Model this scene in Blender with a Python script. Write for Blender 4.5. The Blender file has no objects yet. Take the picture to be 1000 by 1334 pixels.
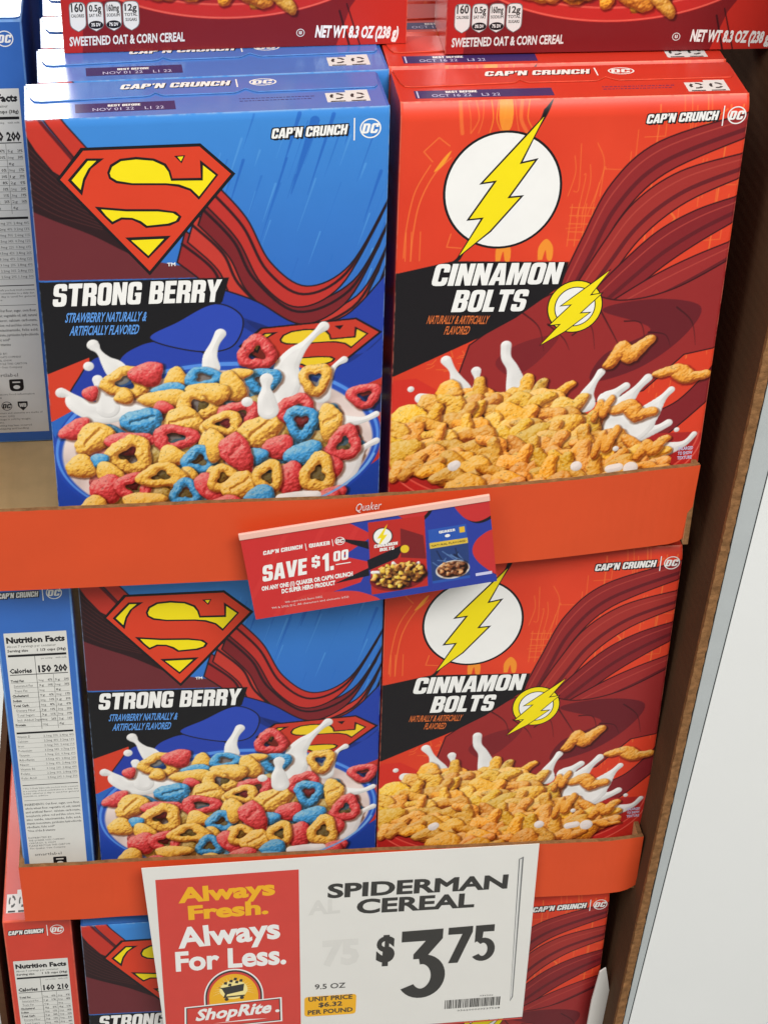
import bpy, bmesh, math, random
import numpy as np
from mathutils import Vector, Matrix
from mathutils.geometry import tessellate_polygon

scene = bpy.context.scene
COL = scene.collection

# ------------------------------------------------------------------ camera
CAM_YAW, CAM_PITCH, CAM_ROLL = 0.1327, 0.6239, 0.0320
ca, sa, cb, sb = math.cos(CAM_YAW), math.sin(CAM_YAW), math.cos(CAM_PITCH), math.sin(CAM_PITCH)
fwd = Vector((sa * cb, ca * cb, -sb)); rgt = Vector((ca, -sa, 0)); upv = rgt.cross(fwd)
r2 = math.cos(CAM_ROLL) * rgt + math.sin(CAM_ROLL) * upv
u2 = -math.sin(CAM_ROLL) * rgt + math.cos(CAM_ROLL) * upv
cam_data = bpy.data.cameras.new('camera')
cam_data.sensor_fit = 'HORIZONTAL'; cam_data.sensor_width = 36.0
cam_data.lens = 36.0 * 2530.75 / 1000.0
cam_data.clip_start = 0.02; cam_data.clip_end = 60
cam = bpy.data.objects.new('camera', cam_data); COL.objects.link(cam)
cam.matrix_world = Matrix(((r2.x, u2.x, -fwd.x, 0.0433), (r2.y, u2.y, -fwd.y, -0.9396), (r2.z, u2.z, -fwd.z, 0.7133), (0, 0, 0, 1)))
scene.camera = cam

# ------------------------------------------------------------------ light: store ceiling fixtures, no sun
world = bpy.data.worlds.new('World'); scene.world = world; world.use_nodes = True
bg = world.node_tree.nodes['Background']
bg.inputs[0].default_value = (0.93, 0.96, 1.0, 1); bg.inputs[1].default_value = 0.30
def ceiling_lamp(name, loc, target, sx, sy, power, col=(1, 0.98, 0.95)):
    l = bpy.data.lights.new(name, 'AREA'); l.shape = 'RECTANGLE'; l.size = sx; l.size_y = sy
    l.energy = power; l.color = col
    o = bpy.data.objects.new(name, l); COL.objects.link(o); o.location = loc
    d = Vector(target) - Vector(loc); o.rotation_euler = d.to_track_quat('-Z', 'Y').to_euler()
    return o
ceiling_lamp('ceiling_light_aisle', (0.9, -2.3, 2.7), (0.1, 0, -0.1), 2.0, 1.0, 118)
ceiling_lamp('ceiling_light_side', (-1.6, -1.7, 2.7), (0.2, 0, -0.2), 0.8, 2.2, 42)
ceiling_lamp('ceiling_light_back', (-0.56, 5.0, 2.45), (-0.56, 5.0, 0), 1.1, 4.0, 250)
scene.view_settings.view_transform = 'Standard'; scene.view_settings.look = 'None'
scene.view_settings.exposure = 0.06; scene.view_settings.gamma = 1.0
scene.view_settings.use_curve_mapping = False
scene.cycles.use_denoising = True
scene.cycles.max_bounces = 6

# ------------------------------------------------------------------ materials
def srgb(c):
    c = np.asarray(c, float) / (255.0 if np.max(c) > 1.0 else 1.0)
    return np.where(c <= 0.04045, c / 12.92, ((c + 0.055) / 1.055) ** 2.4)
MATS = {}
def mat(name, col, rough=0.4, spec=0.5, coat=0.0, coat_rough=0.15, var=0.04, var_scale=60, wave=0.0, fibre=0.02, attr=None, metallic=0.0, flute=None):
    if name in MATS: return MATS[name]
    m = bpy.data.materials.new(name); m.use_nodes = True; nt = m.node_tree; N = nt.nodes; L = nt.links
    b = N['Principled BSDF']
    b.inputs['Roughness'].default_value = rough; b.inputs['Specular IOR Level'].default_value = spec
    b.inputs['Coat Weight'].default_value = coat; b.inputs['Coat Roughness'].default_value = coat_rough
    b.inputs['Metallic'].default_value = metallic
    tc = N.new('ShaderNodeTexCoord')
    nz = N.new('ShaderNodeTexNoise'); nz.inputs['Scale'].default_value = var_scale; nz.inputs['Detail'].default_value = 5
    L.new(tc.outputs['Object'], nz.inputs['Vector'])
    mr = N.new('ShaderNodeMapRange'); mr.inputs['From Min'].default_value = 0.25; mr.inputs['From Max'].default_value = 0.75
    mr.inputs['To Min'].default_value = 1 - var; mr.inputs['To Max'].default_value = 1 + var
    L.new(nz.outputs['Fac'], mr.inputs['Value'])
    mul = N.new('ShaderNodeVectorMath'); mul.operation = 'SCALE'
    if attr:
        at = N.new('ShaderNodeVertexColor'); at.layer_name = attr; L.new(at.outputs['Color'], mul.inputs[0])
    else:
        mul.inputs[0].default_value = tuple(srgb(col))
    L.new(mr.outputs['Result'], mul.inputs['Scale']); L.new(mul.outputs['Vector'], b.inputs['Base Color'])
    # relief: slow carton warp, fine fibre, optional flute lines
    f1 = N.new('ShaderNodeTexNoise'); f1.inputs['Scale'].default_value = 700; f1.inputs['Detail'].default_value = 2
    L.new(tc.outputs['Object'], f1.inputs['Vector'])
    bp = N.new('ShaderNodeBump'); bp.inputs['Strength'].default_value = fibre; bp.inputs['Distance'].default_value = 0.001
    L.new(f1.outputs['Fac'], bp.inputs['Height']); last = bp
    if wave:
        f2 = N.new('ShaderNodeTexNoise'); f2.inputs['Scale'].default_value = 16; f2.inputs['Detail'].default_value = 1
        L.new(tc.outputs['Object'], f2.inputs['Vector'])
        b2 = N.new('ShaderNodeBump'); b2.inputs['Strength'].default_value = wave; b2.inputs['Distance'].default_value = 0.01
        L.new(f2.outputs['Fac'], b2.inputs['Height']); L.new(last.outputs['Normal'], b2.inputs['Normal']); last = b2
    if flute:
        wv = N.new('ShaderNodeTexWave'); wv.bands_direction = flute[0]; wv.inputs['Scale'].default_value = flute[1]
        wv.inputs['Distortion'].default_value = 0.6; wv.inputs['Detail'].default_value = 1
        L.new(tc.outputs['Object'], wv.inputs['Vector'])
        b3 = N.new('ShaderNodeBump'); b3.inputs['Strength'].default_value = flute[2]; b3.inputs['Distance'].default_value = 0.001
        L.new(wv.outputs['Fac'], b3.inputs['Height']); L.new(last.outputs['Normal'], b3.inputs['Normal']); last = b3
    L.new(last.outputs['Normal'], b.inputs['Normal'])
    L.new(last.outputs['Normal'], b.inputs['Coat Normal'])
    MATS[name] = m; return m
GLOSS = dict(rough=0.42, coat=0.25, coat_rough=0.16, wave=0.05)
M_PRINT = mat('printed_front', (1, 1, 1), attr='print', var=0.02, rough=0.42, spec=0.28, coat=0.06, coat_rough=0.2, wave=0.06)
M_INK = {k: mat('ink_' + k, c, rough=0.42, spec=0.28, coat=0.06, coat_rough=0.2, wave=0.06, var=0.02) for k, c in dict(
    black=(24, 22, 26), white=(236, 234, 230), red=(212, 62, 36), yellow=(240, 218, 20), skyblue=(92, 150, 222), orange=(205, 105, 52),
    purple=(62, 44, 98), lilac=(200, 198, 226), grey=(120, 120, 120), gold=(238, 176, 40), palegrey=(222, 220, 216), darkgrey=(58, 56, 54)).items()}
M_BLUE = mat('blue_carton', (44, 100, 182), **GLOSS); M_BLUETOP = mat('blue_carton_top', (66, 120, 200), rough=0.3, coat=0.75, coat_rough=0.17, wave=0.07)
M_DKBLUE = mat('dark_blue_carton', (32, 66, 146), **GLOSS)
M_RED = mat('red_carton', (206, 56, 36), **GLOSS); M_REDTOP = mat('red_carton_top', (204, 52, 34), rough=0.4, spec=0.35, coat=0.15, coat_rough=0.25, wave=0.07)
M_BLUEWORN = mat('worn_blue_fold', (104, 150, 208), rough=0.55, var=0.22, var_scale=160)
M_REDWORN = mat('worn_red_fold', (224, 92, 66), rough=0.55, var=0.22, var_scale=160)
M_LABEL = mat('label_paper', (214, 212, 206), rough=0.5, coat=0.1, wave=0.05)
M_TRAY = mat('orange_printed_board', (216, 76, 34), rough=0.55, spec=0.35, var=0.035, var_scale=25, wave=0.10, flute=('X', 45, 0.05))
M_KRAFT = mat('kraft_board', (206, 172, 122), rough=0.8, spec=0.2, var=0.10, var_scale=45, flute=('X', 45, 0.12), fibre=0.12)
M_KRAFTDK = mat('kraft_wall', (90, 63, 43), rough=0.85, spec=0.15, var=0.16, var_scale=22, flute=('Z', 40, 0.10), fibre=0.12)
M_KRAFTEDGE = mat('corrugated_edge', (132, 94, 60), rough=0.9, spec=0.1, var=0.35, var_scale=260, fibre=0.4)
M_METAL = mat('white_painted_steel', (226, 226, 224), rough=0.32, spec=0.5, var=0.015, var_scale=8, wave=0.02)
M_METALGREY = mat('grey_painted_steel', (176, 180, 180), rough=0.4, spec=0.5, var=0.04, var_scale=40)
M_GAP = mat('dark_gasket', (40, 44, 46), rough=0.7)
M_FLOOR = mat('store_floor_tile', (150, 154, 147), rough=0.35, var=0.06, var_scale=6)
M_CARD = mat('white_card', (226, 223, 217), rough=0.4, coat=0.15, coat_rough=0.2, var=0.015, var_scale=30, wave=0.06)
M_SIGNRED = mat('sign_red', (208, 62, 52), rough=0.42, coat=0.15, wave=0.06, var=0.03)

# ------------------------------------------------------------------ basic mesh helpers
def new_obj(name, mesh, parent=None, loc=None):
    o = bpy.data.objects.new(name, mesh); COL.objects.link(o)
    if parent is not None: o.parent = parent
    if loc is not None: o.location = loc
    return o
def tag(o, label=None, cat=None, group=None, kind=None):
    if label: o['label'] = label
    if cat: o['category'] = cat
    if group: o['group'] = group
    if kind: o['kind'] = kind
    return o
def box_mesh(name, x0, x1, y0, y1, z0, z1, mats, bevel=0.0, seg=2):
    bm = bmesh.new()
    bmesh.ops.create_cube(bm, size=1.0)
    for v in bm.verts:
        v.co = Vector((x0 + (v.co.x + .5) * (x1 - x0), y0 + (v.co.y + .5) * (y1 - y0), z0 + (v.co.z + .5) * (z1 - z0)))
    if bevel:
        bmesh.ops.bevel(bm, geom=list(bm.edges), offset=bevel, segments=seg, profile=0.5, affect='EDGES', material=1 if len(mats) > 1 else 0)
    me = bpy.data.meshes.new(name); bm.to_mesh(me); bm.free()
    for m in mats: me.materials.append(m)
    return me

# ------------------------------------------------------------------ lettering: heavy block glyphs drawn here + the built-in font
def rounded(pts, n=3):
    out = []; k = len(pts)
    for i, p in enumerate(pts):
        r = p[2] if len(p) > 2 else 0
        P = np.array(p[:2], float)
        if r <= 0: out.append(tuple(P)); continue
        a = np.array(pts[i - 1][:2], float) - P; b = np.array(pts[(i + 1) % k][:2], float) - P
        la, lb = np.hypot(*a), np.hypot(*b); rr = min(r, la * .5, lb * .5)
        A = P + a / la * rr; B = P + b / lb * rr
        for j in range(n + 1):
            t = j / n; out.append(tuple((1 - t) ** 2 * A + 2 * t * (1 - t) * P + t * t * B))
    return out
_O = [[(0, 0, 2), (0, 10, 2), (6, 10, 2), (6, 0, 2)], [(2.3, 1.9, .6), (2.3, 8.1, .6), (3.7, 8.1, .6), (3.7, 1.9, .6)]]
_S = [(5.9, 6.9), (5.9, 10, 2), (0, 10, 2), (0, 4.6, 1.4), (3.6, 4.2, .4), (3.6, 1.9, .5), (2.3, 1.9, .5), (2.3, 3.3), (0, 3.3), (0, 0, 2), (6, 0, 2), (6, 5.6, 1.6), (2.3, 6.0, .4), (2.3, 8.1, .5), (3.6, 8.1, .5), (3.6, 6.9)]
GL = {
 'O': (6, _O), '0': (6, _O), 'S': (6, [_S]),
 'C': (6, [[(6, 6.2), (6, 10, 2), (0, 10, 2), (0, 0, 2), (6, 0, 2), (6, 3.8), (3.7, 3.8), (3.7, 1.9, .6), (2.3, 1.9, .6), (2.3, 8.1, .6), (3.7, 8.1, .6), (3.7, 6.2)]]),
 'G': (6, [[(6, 6.4), (6, 10, 2), (0, 10, 2), (0, 0, 2), (6, 0, 1), (6, 5.2), (3.2, 5.2), (3.2, 3.7), (3.8, 3.7), (3.8, 1.9, .5), (2.3, 1.9, .6), (2.3, 8.1, .6), (3.7, 8.1, .6), (3.7, 6.4)]]),
 'T': (6, [[(0, 10), (6, 10), (6, 7.9), (4.2, 7.9), (4.2, 0), (1.8, 0), (1.8, 7.9), (0, 7.9)]]),
 'R': (6.1, [[(0, 0), (0, 10), (6, 10, 2), (6, 5, .8), (5, 4.6, .3), (6, 4, .8), (6.1, 0), (3.7, 0), (3.6, 3.9, .5), (2.4, 3.9), (2.4, 0)], [(2.4, 8.1), (2.4, 5.7), (3.6, 5.7, .5), (3.6, 8.1, .5)]]),
 'B': (6.1, [[(0, 0), (0, 10), (6, 10, 2), (6, 5.6, .9), (5.2, 5.2, .2), (6.1, 4.7, .9), (6.1, 0, 2)], [(2.4, 8.2), (2.4, 6.1), (3.6, 6.1, .4), (3.6, 8.2, .4)], [(2.4, 4.3), (2.4, 1.8), (3.7, 1.8, .4), (3.7, 4.3, .4)]]),
 'N': (6.2, [[(0, 0), (0, 10), (2.4, 10), (4.0, 5.2), (4.0, 10), (6.2, 10), (6.2, 0), (4.0, 0), (2.2, 5.0), (2.2, 0)]]),
 'E': (5.1, [[(0, 0), (0, 10), (5, 10), (5, 8), (2.4, 8), (2.4, 6.1), (4.7, 6.1), (4.7, 4.2), (2.4, 4.2), (2.4, 2), (5.1, 2), (5.1, 0)]]),
 'F': (5, [[(0, 0), (0, 10), (5, 10), (5, 8), (2.4, 8), (2.4, 6), (4.6, 6), (4.6, 4), (2.4, 4), (2.4, 0)]]),
 'Y': (6.1, [[(-.3, 10), (2.2, 10), (3.1, 6.4), (4, 10), (6.4, 10), (4.2, 4.2), (4.2, 0), (1.9, 0), (1.9, 4.2)]]),
 'I': (2.4, [[(0, 0), (0, 10), (2.4, 10), (2.4, 0)]]),
 'A': (6.3, [[(-.2, 0), (1.6, 10), (4.7, 10), (6.5, 0), (4.1, 0), (3.85, 1.9), (2.45, 1.9), (2.2, 0)], [(2.65, 3.6), (3.65, 3.6), (3.15, 7.4)]]),
 'M': (7.8, [[(0, 0), (0, 10), (3, 10), (3.9, 5), (4.8, 10), (7.8, 10), (7.8, 0), (5.6, 0), (5.6, 6), (4.6, 0), (3.2, 0), (2.2, 6), (2.2, 0)]]),
 'L': (4.8, [[(0, 0), (0, 10), (2.4, 10), (2.4, 2), (4.8, 2), (4.8, 0)]]),
 'V': (6.3, [[(-.2, 10), (2.2, 10), (3.15, 3.6), (4.1, 10), (6.5, 10), (4.6, 0), (1.7, 0)]]),
 '1': (4, [[(1.6, 0), (1.6, 7), (0, 7), (0, 8.4), (2, 10), (4, 10), (4, 0)]]),
 'P': (6, [[(0, 0), (0, 10), (6, 10, 2), (6, 3.8, 2), (2.4, 3.8), (2.4, 0)], [(2.4, 8.1), (2.4, 5.7), (3.6, 5.7, .5), (3.6, 8.1, .5)]]),
 'U': (6, [[(0, 10), (2.3, 10), (2.3, 1.9, .6), (3.7, 1.9, .6), (3.7, 10), (6, 10), (6, 0, 2), (0, 0, 2)]]),
 'H': (6, [[(0, 0), (0, 10), (2.3, 10), (2.3, 6.1), (3.7, 6.1), (3.7, 10), (6, 10), (6, 0), (3.7, 0), (3.7, 4.1), (2.3, 4.1), (2.3, 0)]]),
 'D': (6, [[(0, 0), (0, 10), (6, 10, 2.2), (6, 0, 2.2)], [(2.4, 8.1), (2.4, 1.9), (3.7, 1.9, .5), (3.7, 8.1, .5)]]),
 'K': (6.2, [[(0, 0), (0, 10), (2.4, 10), (2.4, 6.2), (3.8, 10), (6.2, 10), (4.3, 5.4), (6.4, 0), (3.9, 0), (2.4, 4.3), (2.4, 0)]]),
 'W': (8.4, [[(-.2, 10), (1.9, 10), (2.5, 4), (3.3, 10), (5.1, 10), (5.9, 4), (6.5, 10), (8.6, 10), (7.1, 0), (4.9, 0), (4.2, 5), (3.5, 0), (1.3, 0)]]),
 'Q': (6, [[(0, 0, 2), (0, 10, 2), (6, 10, 2), (6, 1.2), (6.6, -.6), (4.6, -1.2), (4, 0)], _O[1]]),
 "'": (1.8, [[(0, 10), (1.8, 10), (1.4, 6.8), (.4, 6.8)]]),
 '.': (2.3, [[(0, 0), (0, 2.3), (2.3, 2.3), (2.3, 0)]]),
 '$': (6, [[(2.2, 10), (2.2, 11.4), (3.8, 11.4), (3.8, 10), (5.9, 10, 1.6), (5.9, 6.9), (3.6, 6.9), (3.6, 8.1, .5), (2.3, 8.1, .5), (2.3, 6.0, .4), (6, 5.6, 1.6), (6, 0, 2), (3.8, 0), (3.8, -1.4), (2.2, -1.4), (2.2, 0), (0, 0, 2), (0, 3.3), (2.3, 3.3), (2.3, 1.9, .5), (3.6, 1.9, .5), (3.6, 4.2, .4), (0, 4.6, 1.4), (0, 10, 2)]]),
}
_blk = {}
def block_text(s, gap=0.75):
    """(verts2d, tris) with cap height 1"""
    V, T, x = [], [], 0.0
    for ch in s:
        if ch == ' ': x += 3.2; continue
        if ch not in _blk:
            polys = [rounded(p) for p in GL[ch][1]]
            flat = [p for pl in polys for p in pl]
            tris = tessellate_polygon([[Vector((a, b, 0)) for a, b in pl] for pl in polys])
            _blk[ch] = (flat, [tuple(t) for t in tris])
        fl, tr = _blk[ch]; n = len(V)
        V += [((a + x) / 10, b / 10) for a, b in fl]; T += [tuple(i + n for i in t) for t in tr]
        x += GL[ch][0] + gap
    return np.array(V), T, (x - gap) / 10
_font = {}
def font_text(s, bold=0.0, res=2, space=1.0):
    key = (s, bold, res, space)
    if key in _font: return _font[key]
    c = bpy.data.curves.new('lettering_source', 'FONT'); c.body = s; c.resolution_u = res; c.space_character = space
    c.bevel_depth = bold; c.bevel_resolution = 0; c.fill_mode = 'FRONT'
    o = bpy.data.objects.new('lettering_source', c); COL.objects.link(o)
    me = bpy.data.meshes.new_from_object(o)
    V = np.zeros(len(me.vertices) * 3); me.vertices.foreach_get('co', V); V = V.reshape(-1, 3)
    T = [tuple(p.vertices) for p in me.polygons]
    bpy.data.objects.remove(o); bpy.data.curves.remove(c); bpy.data.meshes.remove(me)
    zmax = V[:, 2].max() if len(V) else 1
    out = (V[:, :2].copy(), T, V[:, 2] / zmax if zmax > 1e-6 else np.zeros(len(V)))
    _font[key] = out; return out
_cap = font_text('H')[0]; CAPH = _cap[:, 1].max()

class Decal:
    """collects flat printed shapes in millimetres on a (u, v) plane; layer height in 0.04 mm steps"""
    def __init__(s): s.V, s.F, s.M, s.mats = [], [], [], []
    def mi(s, m):
        if m not in s.mats: s.mats.append(m)
        return s.mats.index(m)
    def raw(s, V2, T, m, layer, lift=None):
        n = len(s.V); i = s.mi(m)
        for k, (a, b) in enumerate(V2): s.V.append((a, b, layer + (0 if lift is None else lift[k] * .3)))
        for t in T: s.F.append(tuple(q + n for q in t)); s.M.append(i)
    def poly(s, pts, m, layer=0, holes=()):
        pl = [pts] + list(holes)
        T = tessellate_polygon([[Vector((p[0], p[1], 0)) for p in q] for q in pl])
        s.raw([(p[0], p[1]) for q in pl for p in q], [tuple(t) for t in T], m, layer)
    def rect(s, x0, y0, x1, y1, m, layer=0): s.raw([(x0, y0), (x1, y0), (x1, y1), (x0, y1)], [(0, 1, 2, 3)], m, layer)
    def ellipse(s, cx, cy, a, b, m, layer=0, inner=0, n=40):
        P = [(cx + a * math.cos(2 * math.pi * i / n), cy + b * math.sin(2 * math.pi * i / n)) for i in range(n)]
        if inner:
            Q = [(cx + (a - inner) * math.cos(2 * math.pi * i / n), cy + (b - inner) * math.sin(2 * math.pi * i / n)) for i in range(n)]
            s.raw(P + Q, [(i, (i + 1) % n, n + (i + 1) % n, n + i) for i in range(n)], m, layer)
        else: s.raw(P, [tuple(range(n))], m, layer)
    def text(s, t, p0, p1, h, m, layer=0, slant=0.0, block=True, bold=0.0, gap=0.75, space=1.0, res=2):
        lift = None
        if block: V, T, w = block_text(t, gap)
        else:
            V, T, lift = font_text(t, bold, res, space)
            if len(V) == 0: return
            V = V / CAPH; V = V - np.array([V[:, 0].min(), 0]); w = V[:, 0].max()
        d = np.array(p1, float) - np.array(p0, float); Lw = np.hypot(*d); e = d / Lw; n = np.array([-e[1], e[0]])
        X = V[:, 0] / w * (Lw) ; Y = V[:, 1] * h; X = X + Y * slant
        s.raw(np.array(p0) + X[:, None] * e + Y[:, None] * n, T, m, layer, lift)
    def build(s, name, fn):
        me = bpy.data.meshes.new(name)
        me.from_pydata([fn(a / 1000, b / 1000, (0.10 + 0.04 * c) / 1000) for a, b, c in s.V], [], s.F)
        for m in s.mats: me.materials.append(m)
        me.polygons.foreach_set('material_index', s.M); me.update()
        return me
FRONT = lambda a, b, o: (a, -o, b)
# ------------------------------------------------------------------ painter for the printed box fronts (colour attribute on a fine sheet)
class Canvas:
    def __init__(s, w, h, res):
        s.w, s.h, s.res = w, h, res
        s.nu, s.nv = int(w * res) + 1, int(h * res) + 1
        s.u = np.linspace(0, w, s.nu); s.v = np.linspace(0, h, s.nv)
        s.A = np.zeros((s.nv, s.nu, 3), np.float32)
    def win(s, x0, y0, x1, y1):
        i0 = max(0, int((x0) * s.res) - 2); i1 = min(s.nu, int((x1) * s.res) + 3)
        j0 = max(0, int((y0) * s.res) - 2); j1 = min(s.nv, int((y1) * s.res) + 3)
        if i1 <= i0 or j1 <= j0: return None
        U, V = np.meshgrid(s.u[i0:i1], s.v[j0:j1]); return (slice(j0, j1), slice(i0, i1)), U, V
    def blend(s, sl, a, col):
        col = np.asarray(col, np.float32); col = col / 255.0 if col.ndim == 1 else col
        s.A[sl] = s.A[sl] * (1 - a[..., None]) + col * a[..., None]
    def poly(s, pts, col, alpha=1.0, soft=0):
        P = np.array([p[:2] for p in pts], float); x0, y0 = P.min(0); x1, y1 = P.max(0)
        w = s.win(x0, y0, x1, y1)
        if w is None: return
        sl, U, V = w; acc = np.zeros(U.shape, np.float32); d = 1 / s.res
        for dx in (-.33, 0, .33):
            for dy in (-.33, 0, .33):
                ins = np.zeros(U.shape, bool); X = U + dx * d; Y = V + dy * d
                for k in range(len(P)):
                    a, b = P[k - 1], P[k]
                    if a[1] == b[1]: continue
                    c = ((a[1] > Y) != (b[1] > Y)) & (X < (b[0] - a[0]) * (Y - a[1]) / (b[1] - a[1]) + a[0]); ins ^= c
                acc += ins
        s.blend(sl, acc / 9 * alpha, col)
    def stroke(s, pts, w, col, alpha=1.0, taper=False):
        P = np.array(pts, float)
        ww = s.win(P[:, 0].min() - w, P[:, 1].min() - w, P[:, 0].max() + w, P[:, 1].max() + w)
        if ww is None: return
        sl, U, V = ww; D = np.full(U.shape, 1e3); n = len(P) - 1
        for k in range(n):
            a, b = P[k], P[k + 1]; d = b - a; L2 = max(d @ d, 1e-9)
            t = np.clip(((U - a[0]) * d[0] + (V - a[1]) * d[1]) / L2, 0, 1)
            dist = np.hypot(U - a[0] - t * d[0], V - a[1] - t * d[1])
            if taper: dist = dist + (w / 2) * (k + t) / n * .9
            D = np.minimum(D, dist)
        s.blend(sl, np.clip((w / 2 - D) * s.res + .5, 0, 1) * alpha, col)
    def outlined(s, pts, col, lw=0.9, lc=(26, 20, 26)):
        s.poly(pts, col); s.stroke(list(pts) + [pts[0]], lw, lc)
    def ellipse(s, cx, cy, a, b, col, alpha=1.0):
        w = s.win(cx - a, cy - b, cx + a, cy + b)
        if w is None: return
        sl, U, V = w; q = np.hypot((U - cx) / a, (V - cy) / b)
        s.blend(sl, np.clip((1 - q) * min(a, b) * s.res + .5, 0, 1) * alpha, col)
    def wear(s, pale, seed):
        U, V = np.meshgrid(s.u, s.v); n = fbm(U.shape, (24, 7, 3), seed) + .15
        e = np.minimum(np.minimum(U, s.w - U) * 1.4, (s.h - V) * .8)
        s.blend((slice(None), slice(None)), (np.clip(1 - e / .9, 0, 1) * np.clip(.45 + n * 1.3, 0, .85)).astype(np.float32), pale)
    def mesh(s, name, m, bend=True, fold=(6, .8)):
        nu, nv = s.nu, s.nv; U, V = np.meshgrid(s.u, s.v)
        Y = np.zeros(U.shape)
        if bend:
            e = np.minimum(U, s.w - U); Y += np.where(e < 1.6, (1 - e / 1.6) ** 2 * .7, 0)
            t = s.h - V; Y += np.where(t < fold[0], (1 - t / fold[0]) ** 2 * fold[1], 0)
        co = np.stack([U, Y, V], -1).reshape(-1, 3) / 1000.0
        idx = np.arange(nu * nv).reshape(nv, nu)
        q = np.stack([idx[:-1, :-1], idx[:-1, 1:], idx[1:, 1:], idx[1:, :-1]], -1).reshape(-1)
        me = bpy.data.meshes.new(name); nf = (nu - 1) * (nv - 1)
        me.vertices.add(nu * nv); me.vertices.foreach_set('co', co.astype(np.float32).ravel())
        me.loops.add(nf * 4); me.loops.foreach_set('vertex_index', q.astype(np.int32))
        me.polygons.add(nf); me.polygons.foreach_set('loop_start', np.arange(0, nf * 4, 4, dtype=np.int32))
        me.update(calc_edges=True); me.polygons.foreach_set('use_smooth', np.ones(nf, bool))
        at = me.color_attributes.new('print', 'FLOAT_COLOR', 'POINT')
        rgb = srgb(np.clip(s.A, 0, 1)).reshape(-1, 3); rgba = np.ones((len(rgb), 4), np.float32); rgba[:, :3] = rgb
        at.data.foreach_set('color', rgba.ravel()); me.materials.append(m); return me
def spline(pts, n=8, closed=False):
    P = [np.array(p, float) for p in pts]; k = len(P); out = []
    rng = range(k) if closed else range(k - 1)
    for i in rng:
        p1, p2 = P[i], P[(i + 1) % k]
        p0 = P[i - 1] if (closed or i > 0) else p1; p3 = P[(i + 2) % k] if (closed or i + 2 < k) else p2
        for j in range(n):
            t = j / n; out.append(.5 * ((2 * p1) + (p2 - p0) * t + (2 * p0 - 5 * p1 + 4 * p2 - p3) * t * t + (3 * p1 - p0 - 3 * p2 + p3) * t ** 3))
    if not closed: out.append(P[-1])
    return [tuple(p) for p in out]
RNG = np.random.default_rng(7)
def fbm(shape, cells, seed):
    r = np.random.default_rng(seed); out = np.zeros(shape)
    for k, c in enumerate(cells):
        gy, gx = max(2, int(shape[0] / c) + 2), max(2, int(shape[1] / c) + 2); g = r.random((gy, gx))
        y = np.linspace(0, gy - 1.001, shape[0]); x = np.linspace(0, gx - 1.001, shape[1])
        yi, xi = y.astype(int), x.astype(int); fy, fx = (y - yi)[:, None], (x - xi)[None]
        out += ((g[yi][:, xi] * (1 - fx) + g[yi][:, xi + 1] * fx) * (1 - fy) + (g[yi + 1][:, xi] * (1 - fx) + g[yi + 1][:, xi + 1] * fx) * fy - .5) * .7 ** k
    return out
LIGHTDIR = np.array([-0.42, 0.62, 0.66])
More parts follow.
